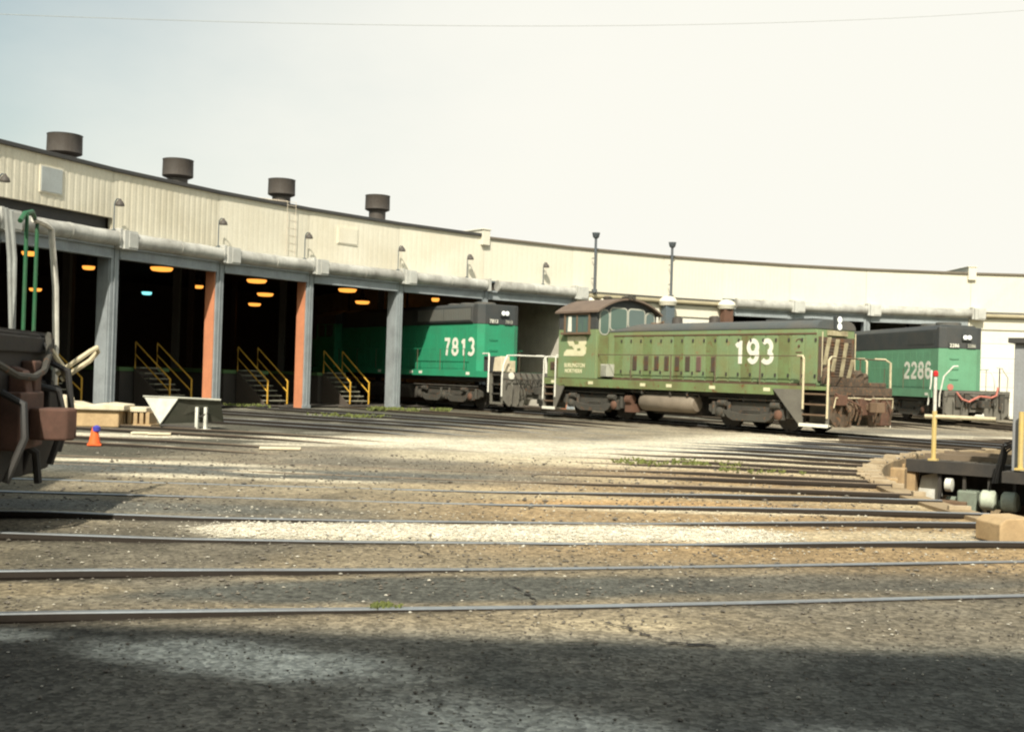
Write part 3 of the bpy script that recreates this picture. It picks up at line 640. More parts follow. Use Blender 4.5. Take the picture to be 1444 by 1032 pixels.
# ------------------------------------------------------------------ camera
CAM = Vector((0, 0, 1.62)); FPX = 1600.; ROLL = -.031; PITCH = math.atan(12 / 1600)
cam = bpy.data.cameras.new('camera'); co = bpy.data.objects.new('camera', cam); COL.objects.link(co)
cam.sensor_width = 36; cam.sensor_fit = 'HORIZONTAL'; cam.lens = 36 * FPX / 1444; cam.clip_end = 3000; cam.clip_start = .1
co.matrix_world = Matrix.Translation(CAM) @ (Matrix.Rotation(R(90) + PITCH, 4, 'X') @ Matrix.Rotation(-ROLL, 4, 'Z')); scn.camera = co
def ray(px, py):    # direction of a pixel, normalised to depth 1
    d = co.matrix_world.to_3x3() @ Vector(((px - 722) / FPX, -(py - 516) / FPX, -1)); return d / d.y
# high bay lamps inside, hung below the dark roof
lamp_spots = [(42, 357, 50, .34, 'sodium'), (50, 408, 68, .36, 'sodium'), (125, 377, 56, .3, 'sodium'), (228, 379, 54, .52, 'sodium'), (249, 370, 56, .42, 'sodium'), (280, 404, 68, .28, 'sodium'), (207, 413, 70, .30, 'teal'),
              (362, 396, 60, .52, 'sodium'), (374, 415, 68, .48, 'sodium'), (359, 429, 74, .40, 'sodium'), (490, 409, 62, .50, 'sodium'), (511, 426, 70, .44, 'sodium'), (614, 422, 58, .2, 'sodium')]
ll = ['upper orange lamp hanging in the leftmost bay behind the green stanchions', 'low orange lamp in the leftmost bay behind the green stanchions', 'orange lamp hanging left of the first grey door post', 'largest orange lamp in the bay with the teal light', 'orange lamp just right of and above the largest one', 'small orange lamp left of the first orange jamb', 'only teal glowing lamp inside the roundhouse',
      'topmost of the three orange lamps between the orange jambs', 'middle of the three orange lamps between the orange jambs', 'lowest of the three orange lamps between the orange jambs', 'upper orange lamp in the bay left of the locomotive 7813', 'lower orange lamp in the bay left of the locomotive 7813', 'small round orange lamp just above the roof of the locomotive 7813']
for (px, py, Yd, r_, mm), lb in zip(lamp_spots, ll):
    p = CAM + ray(px, py) * Yd; t = thing('high_bay_lamp', lb, 'hanging lamp', p, 0, 'lit lamps inside the roundhouse')
    mb = MB(); mb.lathe((0, 0, 0), (0, 0, 1), [(-.12, r_ * .55), (-.10, r_ * .85), (0, r_), (.05, r_)], 20); mb.build('lamp_glass', M[mm], t, smooth=True)
    mb = MB(); mb.lathe((0, 0, 0), (0, 0, 1), [(.06, r_ * 1.02), (.12, r_ * .9), (.3, .14), (.5, .12)], 20); mb.tube([(0, 0, .4), (0, 0, max(.6, 7.2 - p.z))], .02, 5); mb.build('reflector', M['interior'], t, smooth=True)
# stairs and work platforms inside the open bays
def stair(deg, r_, label):
    p = fp(deg, r_); rad = (p - F).normalized(); t = thing('access_stairs', label, 'stairs', p, math.atan2(-rad.y, -rad.x), 'yellow railed stairs inside the bays')
    n_ = 7; rise, run = 1.4 / n_, 1.95 / n_; mb = MB()      # local +x towards the door (bottom), stairs rise to -x
    for i in range(n_):
        x = -i * run; mb.box(x - run - .03, x, -.5, .5, (i + 1) * rise - .04 + .055, (i + 1) * rise + .055)
    mb.build('treads', M['treads'], t)
    mb = MB(); mb.prism([(0, .055), (-1.95, 1.40), (-1.95, .055)], 'y', -.54, -.51); mb.prism([(0, .055), (-1.95, 1.40), (-1.95, .055)], 'y', .51, .54); mb.box(-1.97, -1.95, -.54, .54, .055, 1.40)
    mb.build('stringer', M['stringer'], t)
    for sd in (-.52, .52):
        mb = MB(); mb.tube([(.05, sd, .1), (.05, sd, 1.05), (-1.95, sd, 2.42), (-1.95, sd, 1.4)], .03, 6); mb.tube([(.05, sd, .6), (-1.95, sd, 1.95)], .024, 6)
        mb.tube([(.05, sd, .1), (.05, sd, 1.05)], .034, 6); mb.build('handrail', M['yellow'], t)
    return t
M['treads'] = paint('grated steel treads', (.30, .29, .22), .7, amount=.4); M['stringer'] = paint('dark brown stringer', (.10, .08, .065), .8)
stair(147.4, 46.0, 'yellow railed stairs in the bay with the teal lamp')
stair(141.3, 46.0, 'yellow railed stairs in the bay between the two orange jambs')
stair(135.75, 46.0, 'yellow railed stairs in the bay left of the locomotive 7813')
stair(153.95, 45.8, 'yellow railed stairs behind the dark locomotive end at the left')
for (dc, r0, lb) in ((153.95, 47.8, 'raised platform in the leftmost bay'), (147.4, 48.0, 'raised platform in the bay with the teal lamp'), (141.3, 48.0, 'raised platform in the bay between the two orange jambs'), (135.75, 48.0, 'raised platform in the bay left of the locomotive 7813')):
    w_ = 1.2 if dc > 136 else .8
    p = fp(dc, r0); rad = (p - F).normalized(); t = thing('work_platform', lb, 'platform', p, math.atan2(rad.y, rad.x), 'raised platforms inside the bays')
    mb = MB(); mb.box(.02, 20, -w_, w_, 1.30, 1.44); mb.build('deck', M['platform_green'], t)
    mb = MB(); mb.box(.1, 19.9, -w_ + .1, w_ - .1, .055, 1.30); mb.build('base', M['interior'], t)

# ------------------------------------------------------------------ locomotive kit
def arc(cx, cy, r_, a0, a1, n_): return [(cx + r_ * math.cos(R(lerp(a0, a1, i / n_))), cy + r_ * math.sin(R(lerp(a0, a1, i / n_)))) for i in range(n_ + 1)]
def truck(parent, xc, axles, wr=.5):
    half = axles[-1] + .62
    t = bpy.data.objects.new('truck', None)
    mb = MB()
    for sd in (-1, 1):
        y0, y1 = sd * 1.08, sd * 1.22
        # cast side frame, dipping between the axle boxes
        up = [(-half, .52), (-half, .74), (-half + .3, .86), (half - .3, .86), (half, .74), (half, .52)]; lo = []
        axs = sorted(axles); lo.append((half - .28, .40))
        for a, b_ in zip(axs[::-1][:-1], axs[::-1][1:]):
            lo += [(a + .30, .50), (a - .28, .50), (a - .45, .26), (b_ + .45, .26), (b_ + .28, .50)]
        lo.append((axs[0] - .30, .50)); lo.append((-half + .28, .40))
        mb.prism([(xc + p[0], p[1]) for p in up + lo], 'y', min(y0, y1), max(y0, y1))
        for a in axles:
            mb.box(xc + a - .19, xc + a + .19, min(sd * 1.2, sd * 1.36), max(sd * 1.2, sd * 1.36), .36, .70)
            mb.cyl((xc + a + .33, sd * 1.28, .42), (xc + a + .33, sd * 1.28, .84), .07, 8); mb.cyl((xc + a - .33, sd * 1.28, .42), (xc + a - .33, sd * 1.28, .84), .07, 8)
        for a, b_ in zip(axs[:-1], axs[1:]):
            m_ = xc + (a + b_) / 2
            for i in range(5): mb.box(m_ - .42 + i * .02, m_ + .42 - i * .02, min(sd * 1.22, sd * 1.3), max(sd * 1.22, sd * 1.3), .36 + i * .055, .40 + i * .055)
            hb = (b_ - a) / 2 if b_ > a else (a - b_) / 2; mb.prism([(m_ - hb + .08, .60), (m_ - hb + .34, .34), (m_ - hb + .55, .26), (m_ + hb - .55, .26), (m_ + hb - .34, .34), (m_ + hb - .08, .60), (m_ + hb - .40, .56), (m_ + hb * .35, .50), (m_ - hb * .35, .50), (m_ - hb + .40, .56)], 'y', min(sd * 1.28, sd * 1.36), max(sd * 1.28, sd * 1.36))
        mb.tube([(xc - half + .1, sd * 1.33, .95), (xc + half - .1, sd * 1.33, .95)], .03, 6)
        for q_ in (-.6, .6): mb.cyl((xc + q_ * half - .18, sd * 1.36, .80), (xc + q_ * half + .18, sd * 1.36, .80), .1, 10)
    mb.box(xc - .45, xc + .45, -1.08, 1.08, .45, 1.0)
    o = mb.build('truck', M['under'], parent, bevel=.015)
    for a in axles:
        for sd in (-1, 1): jb = MB(); jb.lathe((xc + a, 0, .52), (0, sd, 0), [(1.34, .16), (1.40, .15), (1.44, .09), (1.45, .01)], 16); jb.build('journal_cap', M['rust'] if a == axles[-1] else M['under'], o, smooth=True)
    for a in axles:
        for sd in (-1, 1):
            w = MB(); w.lathe((xc + a, 0, wr), (0, sd, 0), [(.66, wr * .2), (.68, wr + .03), (.70, wr + .03), (.715, wr), (.80, wr), (.805, wr - .07), (.77, wr - .1), (.77, .2), (.83, .17), (.83, .01)], 28)
            w.build('wheel', M['under_dark'], o, smooth=True)
        w = MB(); w.cyl((xc + a, -.68, wr), (xc + a, .68, wr), .09, 10); w.build('axle', M['under_dark'], o)
    return o
def coupler(parent, x, d, mat, z=.86):
    """knuckle coupler at end x, pointing along d (+1/-1)"""
    mb = MB(); mb.box(*sorted((x, x + d * .35)), -.09, .09, z - .09, z + .09)
    mb.prism([(x + d * .30, -.12), (x + d * .42, -.19), (x + d * .66, -.18), (x + d * .72, -.08), (x + d * .60, -.04), (x + d * .52, .02), (x + d * .60, .1), (x + d * .68, .17), (x + d * .58, .22), (x + d * .38, .19), (x + d * .30, .10)], 'z', z - .15, z + .15)
    mb.box(*sorted((x - d * .02, x + d * .05)), -.3, .3, z - .18, z + .18)
    return mb.build('coupler', mat, parent, bevel=.02)
def mu_hoses(parent, x, d, mat, zt=.95):
    for (y, l) in ((-.75, .5), (-.6, .42), (-.45, .5), (.5, .45), (.68, .5)):
        mb = MB(); mb.tube([(x, y, zt), (x + d * .1, y, zt), (x + d * .17, y, zt - .12), (x + d * .16, y + .03, zt - l * .6), (x + d * .08, y + .05, zt - l)], .024, 6); mb.build('air_hose', mat, parent, smooth=True)
def cut_lever(parent, x, d, mat, z):
    mb = MB(); mb.tube([(x + d * .06, -1.42, z - .3), (x + d * .1, -1.38, z), (x + d * .1, -.35, z), (x + d * .28, 0, z - .03), (x + d * .1, .35, z), (x + d * .1, 1.38, z), (x + d * .06, 1.42, z - .3)], .02, 6); mb.build('cut_lever', mat, parent)
def step_well(parent, x0, x1, d, z0, z1, mp, mt_, mb_bottom, slope=.7):
    """x0 inner edge, x1 outer end (d = sign of x1-x0); both sides"""
    for sd in (-1, 1):
        ys_ = sorted((sd * 1.50, sd * 1.46)); mb = MB()
        mb.prism([(x0, z1), (x0 + d * slope, z0), (x0 + d * (slope + .12), z0), (x0 + d * (slope + .12), z1)], 'y', *ys_)
        mb.prism([(x1, z1), (x1, z0), (x1 - d * .1, z0), (x1 - d * .1, z1)], 'y', *ys_)
        mb.box(*sorted((x0 + d * slope, x1)), *sorted((sd * 1.0, sd * .97)), z0, z1)
        mb.build('step_well', mp, parent)
        n_ = 4
        for i in range(n_):
            zz = lerp(z0 + .02, z1 - .12, i / (n_ - 1)); o = MB(); o.box(*sorted((x0 + d * (slope + .12), x1 - d * .1)), *sorted((sd * (1.5 - i * .0), sd * 1.02)), zz - .02, zz + .02)
            if i == 0: o.box(*sorted((x0 + d * (slope + .02), x1 + d * .0)), *sorted((sd * 1.5, sd * 1.535)), zz - .05, zz + .05)
            else: o.box(*sorted((x0 + d * (slope + .12), x1 - d * .1)), *sorted((sd * 1.5, sd * 1.52)), zz - .022, zz + .025)
            o.build('step', mb_bottom if i == 0 else mt_, parent)
def pilot(parent, x, d, mat, z0, z1):
    mb = MB(); mb.prism([(-1.45, z1), (-1.45, z0 + .25), (-1.2, z0), (-.45, z0), (-.35, z0 + .3), (.35, z0 + .3), (.45, z0), (1.2, z0), (1.45, z0 + .25), (1.45, z1)], 'x', *sorted((x - d * .06, x)))
    for y in (-1.1, -.75, .75, 1.1): mb.prism([(x, z1 - .1), (x + d * .16, z1 - .3), (x + d * .1, z0 + .1), (x, z0)], 'y', y - .02, y + .02)
    mb.box(*sorted((x - d * .08, x + d * .03)), -1.5, 1.5, z1 - .03, z1 + .22)
    return mb.build('pilot', mat, parent, bevel=.01)
def rail_path(parent, name, pts, r_, mat):
    mb = MB(); mb.tube(pts, r_, 7); return mb.build(name, mat, parent, smooth=True)

# ------------------------------------------------------------------ switcher 193
def place(deg, s): u = Vector((math.cos(R(deg)), math.sin(R(deg)), 0)); return T + u * s + Z3 * RT, R(deg) + PI
loc, rz = place(126.5, 30.15)
SW = thing('switcher_locomotive', 'faded olive green switcher locomotive with white number 193 and arched cab roof', 'locomotive', loc, rz)
HF, CF, CR_, FE, RE = 5.70, -3.85, -6.05, 6.68, -6.95
HWid, HS, HTop = .92, 3.20, 3.48
mb = MB(); mb.box(RE + .1, FE - .1, -1.1, 1.1, 1.0, 1.42); mb.box(RE, FE, -1.48, 1.48, 1.40, 1.45); mb.build('frame', M['under_dark'], SW)
mb = MB()
for sd in (-1, 1): mb.box(RE + .95, FE - 2.15, *sorted((sd * 1.5, sd * 1.44)), 1.14, 1.44)
for sd in (-1, 1): mb.box(FE - 2.15, FE, *sorted((sd * 1.5, sd * 1.44)), 1.33, 1.44); mb.box(RE, RE + .95, *sorted((sd * 1.5, sd * 1.44)), 1.20, 1.44)
mb.build('side_sill', M['sw_green_low'], SW)
for x in (-6.3, -5.0, -4.1, -1.3, -.0, 2.0, 4.3):
    if x in (-5.0,): continue
    mb = MB(); mb.box(x - .13, x + .13, -1.509, -1.5, 1.24, 1.35); mb.build('sill_marking', M['cream_letter'], SW)
# hood: side wall with rounded, bleached roof
def hood_prof(hw, z0, zs, zt, n_=8):
    pts = [(-hw, z0), (-hw, zs)]; rr = zt - zs
    pts += [(-hw + .42 - .42 * math.cos(R(90 * i / n_)), zs + rr * math.sin(R(90 * i / n_))) for i in range(1, n_ + 1)]
    pts += [(hw - .42 + .42 * math.sin(R(90 * i / n_)), zs + rr * math.cos(R(90 * i / n_))) for i in range(0, n_)]
    return pts + [(hw, zs), (hw, z0)]
mb = MB(); mb.box(CF + .02, HF, -HWid, HWid, 1.45, HS); mb.build('hood', M['sw_green'], SW, bevel=.03)
mb = MB(); mb.prism(hood_prof(HWid + .015, HS - .0, HS + .02, HTop), 'x', CF + 1.4, HF + .02)
vs0 = hood_prof(HWid + .015, HS, HS + .02, HTop); vs1 = hood_prof(HWid + .015, HS - .02, HS, HS + .07); n_ = len(vs0)
mb.add([(CF + 1.4, p[0], p[1]) for p in vs0] + [(CF + .02, p[0], p[1]) for p in vs1], [(i, i + 1, n_ + i + 1, n_ + i) for i in range(n_ - 1)])
rf = mb.build('hood_roof', M['hood_top'], SW, smooth=True)
for x in (-1.2, .6): 
    m2 = MB(); m2.lathe((x, 0, HTop - .05), (0, 0, 1), [(0, .2), (.28, .18), (.30, .12), (.1, .1)], 16); m2.build('exhaust_stack', M['vent'], rf, smooth=True)
m2 = MB(); m2.box(3.4, 5.3, -.6, .6, HTop - .03, HTop + .05); m2.build('radiator_shutter', M['grille'], rf, bevel=.01)
m2 = MB(); m2.tube([(-2.2, -.3, HTop + .02), (-2.2, .3, HTop + .02)], .05, 8); m2.tube([(-2.2, 0, HTop), (-1.9, 0, HTop + .1)], .04, 8); m2.build('bell', M['rust_tan'], rf)
# doors, seams, latches, louvres
dx = -3.5; i = 0
while dx < HF - .25:
    w_ = .50
    for (ya, yb) in ((-HWid - .018, -HWid), (HWid, HWid + .018)):
        mb = MB(); mb.box(dx + .02, dx + w_ - .02, ya, yb, 1.52, 3.0); dd = mb.build('hood_door', M['sw_green'] if (i * 7) % 3 else M['sw_green_low'], SW, bevel=.008)
        if ya < 0:
            for zz in (1.75, 2.85): mb = MB(); mb.box(dx + .40, dx + .46, -HWid - .045, -HWid - .018, zz - .05, zz + .05); mb.build('door_latch', M['under_dark'], dd)
    dx += w_ + .015; i += 1
mb = MB(); mb.box(-3.5, HF, -HWid - .03, -HWid - .001, 3.02, 3.06); mb.box(-3.5, HF, -HWid - .05, -HWid, 1.45, 1.50); mb.build('drip_strip', M['rust'], SW)
for x in (-2.35, -1.75, -1.22, -.72, -.20, .30, .82, 1.5):
    mb = MB(); mb.box(x - .11, x + .11, -HWid - .026, -HWid - .0185, 1.80, 2.32)
    for j in range(11): zz = 1.83 + j * .045; mb.prism([(-HWid - .026, zz), (-HWid - .05, zz), (-HWid - .026, zz + .03)], 'x', x - .10, x + .10)
    mb.build('louvre', M['louver_pink'] if abs(x - .82) < .01 else M['louver'], SW)
mb = MB(); mb.box(-3.84, -3.45, -1.28, -.93, 1.55, 2.0); 
for j in range(8): mb.box(-3.80, -3.49, -1.30, -1.28, 1.60 + j * .048, 1.625 + j * .048)
mb.build('louvred_box', M['louver_grey'], SW)
digits('193', .80, 1.80, M['white'], SW, (3.2, -HWid - .021, 2.49))
mb = MB(); mb.prism(arc(5.05, 2.75, .14, 20, 160, 10) + arc(5.05, 2.75, .11, 160, 20, 10), 'y', -HWid - .03, -HWid - .002); mb.box(4.93, 5.17, -HWid - .03, -HWid, 2.45, 2.48); mb.cyl((5.05, -HWid - .04, 2.66), (5.05, -HWid, 2.66), .04, 8); mb.build('sand_filler', M['rust'], SW)
# hood front: rusty radiator with faded cream slashes, number board, twin headlamp
mb = MB(); mb.box(HF, HF + .05, -.84, .84, 1.6, 2.95)
for j in range(12): mb.box(HF + .05, HF + .075, -.68, .68, 1.75 + j * .095, 1.79 + j * .095)
mb.build('radiator_front', M['louver'], SW)
for j, (y0, zlo, zhi) in enumerate([(-.62, 2.1, 2.95), (-.22, 1.9, 2.9), (.2, 1.75, 2.8), (.55, 1.7, 2.3)]):
    mb = MB(); mb.prism([(y0 - .1, zlo), (y0 + .08, zlo), (y0 + .30, zhi), (y0 + .12, zhi)], 'x', HF + .076, HF + .084); mb.build('stripe', M['faded_stripe'], SW)
mb = MB(); mb.box(HF, HF + .10, -.45, .45, 3.0, 3.16); mb.build('number_board', M['faded_stripe'], SW, bevel=.01)
hl = MB(); hl.box(HF - .02, HF + .12, -.16, .16, 3.17, 3.62); hlo = hl.build('headlight_housing', M['loco_black'], SW, bevel=.02)
for zz in (3.28, 3.49):
    mb = MB(); mb.lathe((HF + .12, 0, zz), (1, 0, 0), [(0, .105), (.02, .10), (.04, .06), (.045, .01)], 16); mb.build('headlight', M['lens'], SW, smooth=True)
# cab
CE, CA = 3.92, 4.45
cabp = [(-1.5, 1.45), (-1.5, CE)] + [(1.5 * math.sin(R(a)) , CE + (CA - CE) * (math.cos(R(a)) )) for a in range(-80, 81, 8)] + [(1.5, CE), (1.5, 1.45)]
cabp = [(-1.5, 1.45), (-1.5, CE)] + [(x, CE + (CA - CE) * (1 - (x / 1.5) ** 2)) for x in [(-1.5 + .15 * i) for i in range(1, 20)]] + [(1.5, CE), (1.5, 1.45)]
mb = MB(); mb.prism([p if p[1] > 2 else (p[0], 1.45) for p in [(-1.5, 1.45), (-1.5, 3.27), (1.5, 3.27), (1.5, 1.45)]], 'x', CR_, CF); cab = mb.build('cab', M['sw_green'], SW, bevel=.015)
up = [(-1.5, 3.272)] + cabp[1:-1] + [(1.5, 3.272)]
mb = MB(); mb.prism(up, 'x', CR_, CF); mb.build('upper_wall', M['loco_black'], cab, bevel=.01)
ro = [(x, CE + .0 + (CA - CE) * (1 - (x / 1.62) ** 2)) for x in [(-1.62 + .162 * i) for i in range(0, 21)]]
mb = MB(); mb.prism([(p[0], p[1] - .03) for p in ro] + [(p[0], p[1] + .04) for p in ro[::-1]], 'x', CR_ - .12, CF + .22); mb.build('roof', M['cab_roof'], cab, smooth=True)
# side window with deep frame and awning bottom ledge
wf = MB(); x0, x1w, z0w, z1w = -5.62, -4.28, 3.16, 3.82
wf.box(x0 - .08, x0, -1.56, -1.5, z0w - .06, z1w + .06); wf.box(x1w, x1w + .08, -1.56, -1.5, z0w - .06, z1w + .06); wf.box(x0, x1w, -1.56, -1.5, z1w, z1w + .06); wf.box(x0 - .12, x1w + .12, -1.68, -1.5, z0w - .08, z0w)
wf.box(-4.98, -4.93, -1.55, -1.5, z0w, z1w); wo = wf.build('window', M['rust_tan'], cab, bevel=.006)
for (a, c, mm) in ((x0, -4.98, 'glass'), (-4.93, x1w, 'glass')):
    mb = MB(); mb.box(a, c, -1.512, -1.502, z0w, z1w); mb.build('pane', M[mm], wo)
for (a, c, z0_, z1_, mm) in ((-5.50, -5.28, 3.2, 3.78, 'white'), (-4.86, -4.70, 3.18, 3.5, 'glass_b'), (-4.60, -4.42, 3.18, 3.65, 'glass_b')):
    mb = MB(); mb.prism([(a, z0_), (c, z0_), (c - .02, z1_), (a + .03, z1_)], 'y', -1.522, -1.5135); mb.build('window_shape', M[mm], wo)  # flat shapes on the panes, for pale forms seen in the window
# front windows above the hood
def rwin(y0, y1_, z0_, z1_, rr, skew=0, cut=None):
    pts = []
    for (cy, cz, a0) in ((y1_ - rr, z1_ - rr, 0), (y0 + rr, z1_ - rr, 90), (y0 + rr, z0_ + rr, 180), (y1_ - rr, z0_ + rr, 270)): pts += arc(cy, cz, rr, a0, a0 + 90, 5)
    return pts
for (y0, y1_, z0_, z1_, rr) in ((-1.34, -.95, 3.12, 3.98, .16), (-.84, -.06, 3.30, 4.08, .12), (.06, .84, 3.42, 4.08, .12), (.95, 1.34, 3.12, 3.98, .16)):
    fr = MB(); fr.prism(rwin(y0 - .05, y1_ + .05, z0_ - .05, z1_ + .05, rr + .05), 'x', CF + .0, CF + .03); fo = fr.build('window', M['louver_grey'], cab)
    mb = MB(); mb.prism(rwin(y0, y1_, z0_, z1_, rr), 'x', CF + .03, CF + .036); mb.build('pane', M['glass_b'] if y0 < 0 else M['glass'], fo)
mb = MB(); mb.box(CF, CF + .04, -1.40, -.95, 1.5, 3.05); mb.build('door', M['sw_green_low'], cab, bevel=.01)
# herald: interlocked slab letters
lx, lz, lw, lh = -5.72, 2.28, 1.32, .74
def hp(poly, k=0):
    return [(lx + p[0] * lw, lz + p[1] * lh) for p in poly]
her = MB()
her.prism(hp([(.16, 1), (.90, 1), (1, .92), (1, .62), (.93, .52), (1, .42), (.98, .12), (.88, 0), (0, 0), (.02, .18), (.14, .33), (.48, .33), (.36, .50), (.26, .50), (.15, .74)]), 'y', -1.509, -1.5)
her.build('herald', M['cream_letter'], cab)
her = MB(); her.prism(hp([(.50, .58), (.66, .60), (.66, .74), (.42, .80)]), 'y', -1.513, -1.5095); her.prism(hp([(.62, .26), (.76, .28), (.74, .40), (.60, .38)]), 'y', -1.513, -1.5095)
her.build('herald_counter', M['sw_green'], cab)
text_part('lettering', 'BURLINGTON', .16, 1.2, M['cream_letter'], cab, (-5.06, -1.506, 1.93), bold=.03)
text_part('lettering', 'NORTHERN', .16, 1.0, M['cream_letter'], cab, (-5.12, -1.506, 1.72), bold=.03)
for ya in (-1.42, .7): mb = MB(); mb.box(CR_ - .75, CR_, ya, ya + .72, 1.46, 2.2); mb.build('battery_box', M['sw_green_low'], SW, bevel=.015)
mb = MB(); mb.box(CR_ - .55, CR_ - .2, -1.44, -1.42, 1.75, 2.05)
for j in range(5): mb.box(CR_ - .52, CR_ - .23, -1.455, -1.44, 1.78 + j * .055, 1.80 + j * .055)
mb.build('louvre', M['louver'], SW)
mb = MB(); mb.lathe((-5.0, 0, CA + .02), (0, 0, 1), [(0, .15), (.1, .2), (.16, .1), (.17, .01)], 14); mb.box(-4.7, -4.2, -.1, .1, CA - .02, CA + .08); mb.build('roof_vent', M['under'], SW)
mb = MB()
for (yy) in (-.1, .1): mb.cyl((-4.05, yy, CA + .07), (-3.6, yy, CA + .07), .045, 8, r2=.09)
mb.build('horn', M['under'], SW)
truck(SW, -4.15, (-1.22, 1.22)); truck(SW, 3.45, (-1.22, 1.22))
mb = MB(); mb.lathe((-1.65, -1.14, .70), (1, 0, 0), [(0, .05), (.03, .24), (.14, .31), (2.56, .31), (2.67, .24), (2.7, .05)], 20); mb.build('air_reservoir', M['tank'], SW, smooth=True)
mb = MB(); mb.lathe((-1.65, 1.14, .70), (1, 0, 0), [(0, .05), (.03, .24), (.14, .31), (2.56, .31), (2.67, .24), (2.7, .05)], 20); mb.build('air_reservoir', M['tank'], SW, smooth=True)
mb = MB(); mb.box(-1.5, .9, -.8, .8, .3, 1.05); mb.build('fuel_tank', M['under_dark'], SW, bevel=.05)
mb = MB(); mb.tube([(-1.9, -1.3, 1.04), (1.2, -1.3, 1.04), (1.3, -1.3, .9)], .035, 7)
for x in (-1.4, .0, .8): mb.box(x - .03, x + .03, -1.45, -1.1, .98, 1.16)
mb.cyl((-2.0, -1.3, 1.0), (-2.0, -1.3, 1.16), .06, 8); mb.build('piping', M['under'], SW)
mb = MB(); mb.cyl((-2.35, -1.25, .75), (-2.05, -1.25, .75), .16, 12); mb.box(-2.4, -2.0, -1.3, -.9, .3, .6); mb.build('brake_gear', M['rust'], SW)
step_well(SW, FE - 2.15, FE - .02, 1, .26, 1.33, M['step_grey'], M['rust_tan'], M['white'], slope=1.05)
step_well(SW, RE + 1.35, RE + .02, -1, .26, 1.2, M['step_grey'], M['rust_tan'], M['white'], slope=.55)
pilot(SW, FE, 1, M['end_grime'], .25, 1.22); pilot(SW, RE, -1, M['under'], .25, 1.22)
mb = MB()
for (y, z_, r_) in ((-.9, 1.75, .14), (.6, 1.7, .18), (.95, 1.62, .12)): mb.lathe((FE - .6, y, z_ - .25), (0, 0, 1), [(0, r_), (.4, r_), (.5, r_ * .6), (.52, .02)], 12)
mb.box(FE - .9, FE - .2, -.3, .4, 1.45, 1.72); mb.box(FE - .35, FE - .05, .5, 1.3, 1.45, 1.6); mb.build('end_equipment', M['end_grime'], SW, bevel=.02)
for y in (-1.0, -.45, .5, 1.05):
    mb = MB(); mb.tube([(FE + .04, y, 1.2), (FE + .28, y + .12, .75), (FE + .10, y + .2, .32)], .035, 6); mb.build('brace', M['end_grime'], SW)
mb = MB(); mb.box(FE, FE + .2, -1.3, -.9, .9, 1.2); mb.box(FE, FE + .25, -.35, .35, .62, 1.12); mb.box(FE, FE + .12, .85, 1.35, .3, 1.1); mb.tube([(FE + .05, -1.3, 1.25), (FE + .35, -.5, .9), (FE + .15, -.2, .5)], .03, 6); mb.build('draft_gear', M['rust'], SW, bevel=.02)
coupler(SW, FE + .05, 1, M['rust_tan']); coupler(SW, RE - .05, -1, M['rust'])
mu_hoses(SW, FE + .02, 1, M['rust_tan']); mu_hoses(SW, RE - .02, -1, M['under']); cut_lever(SW, FE + .04, 1, M['cream_rail'], 1.12); cut_lever(SW, RE - .04, -1, M['under'], 1.12)
for sd in (-1, 1):
    y = sd * 1.44
    rail_path(SW, 'handrail', [(CF + .05, y, 2.34), (FE - 1.25, y, 2.34)], .016, M['rust_rail'])
    for x in (-2.0, .0, 2.05, 3.95, 5.55): mb = MB(); mb.tube([(x, y, 1.44), (x, y, 2.35)], .022, 6); mb.build('stanchion', M['rust_rail'], SW)
    rail_path(SW, 'grab_rail', [(FE - 1.25, sd * 1.46, 2.34), (FE - 1.02, sd * 1.50, 2.34), (FE - .95, sd * 1.53, 2.26), (FE - .95, sd * 1.53, .75)], .034, M['cream_rail'])
    rail_path(SW, 'grab_rail', [(FE - .25, sd * .95, 2.32), (FE - .12, sd * 1.3, 2.32), (FE - .06, sd * 1.5, 2.22), (FE - .06, sd * 1.52, .5)], .034, M['cream_rail'])
    rail_path(SW, 'grab_rail', [(CR_ - .02, y, 2.3), (CR_ - .1, sd * 1.5, 2.3), (CR_ - .12, sd * 1.52, 2.2), (CR_ - .12, sd * 1.52, .7)], .03, M['white_rail'])
    rail_path(SW, 'grab_rail', [(RE + .15, sd * .9, 2.25), (RE + .05, sd * 1.35, 2.25), (RE + .03, sd * 1.5, 2.15), (RE + .03, sd * 1.52, .6)], .03, M['white_rail'])
rail_path(SW, 'handrail', [(FE - .1, -1.3, 2.3), (FE - .1, 1.3, 2.3)], .02, M['rust_rail'])
rail_path(SW, 'handrail', [(HF + .12, -.80, 1.5), (HF + .12, -.80, 3.1)], .016, M['cream_rail']); rail_path(SW, 'handrail', [(HF + .12, .80, 1.5), (HF + .12, .80, 3.1)], .016, M['cream_rail'])

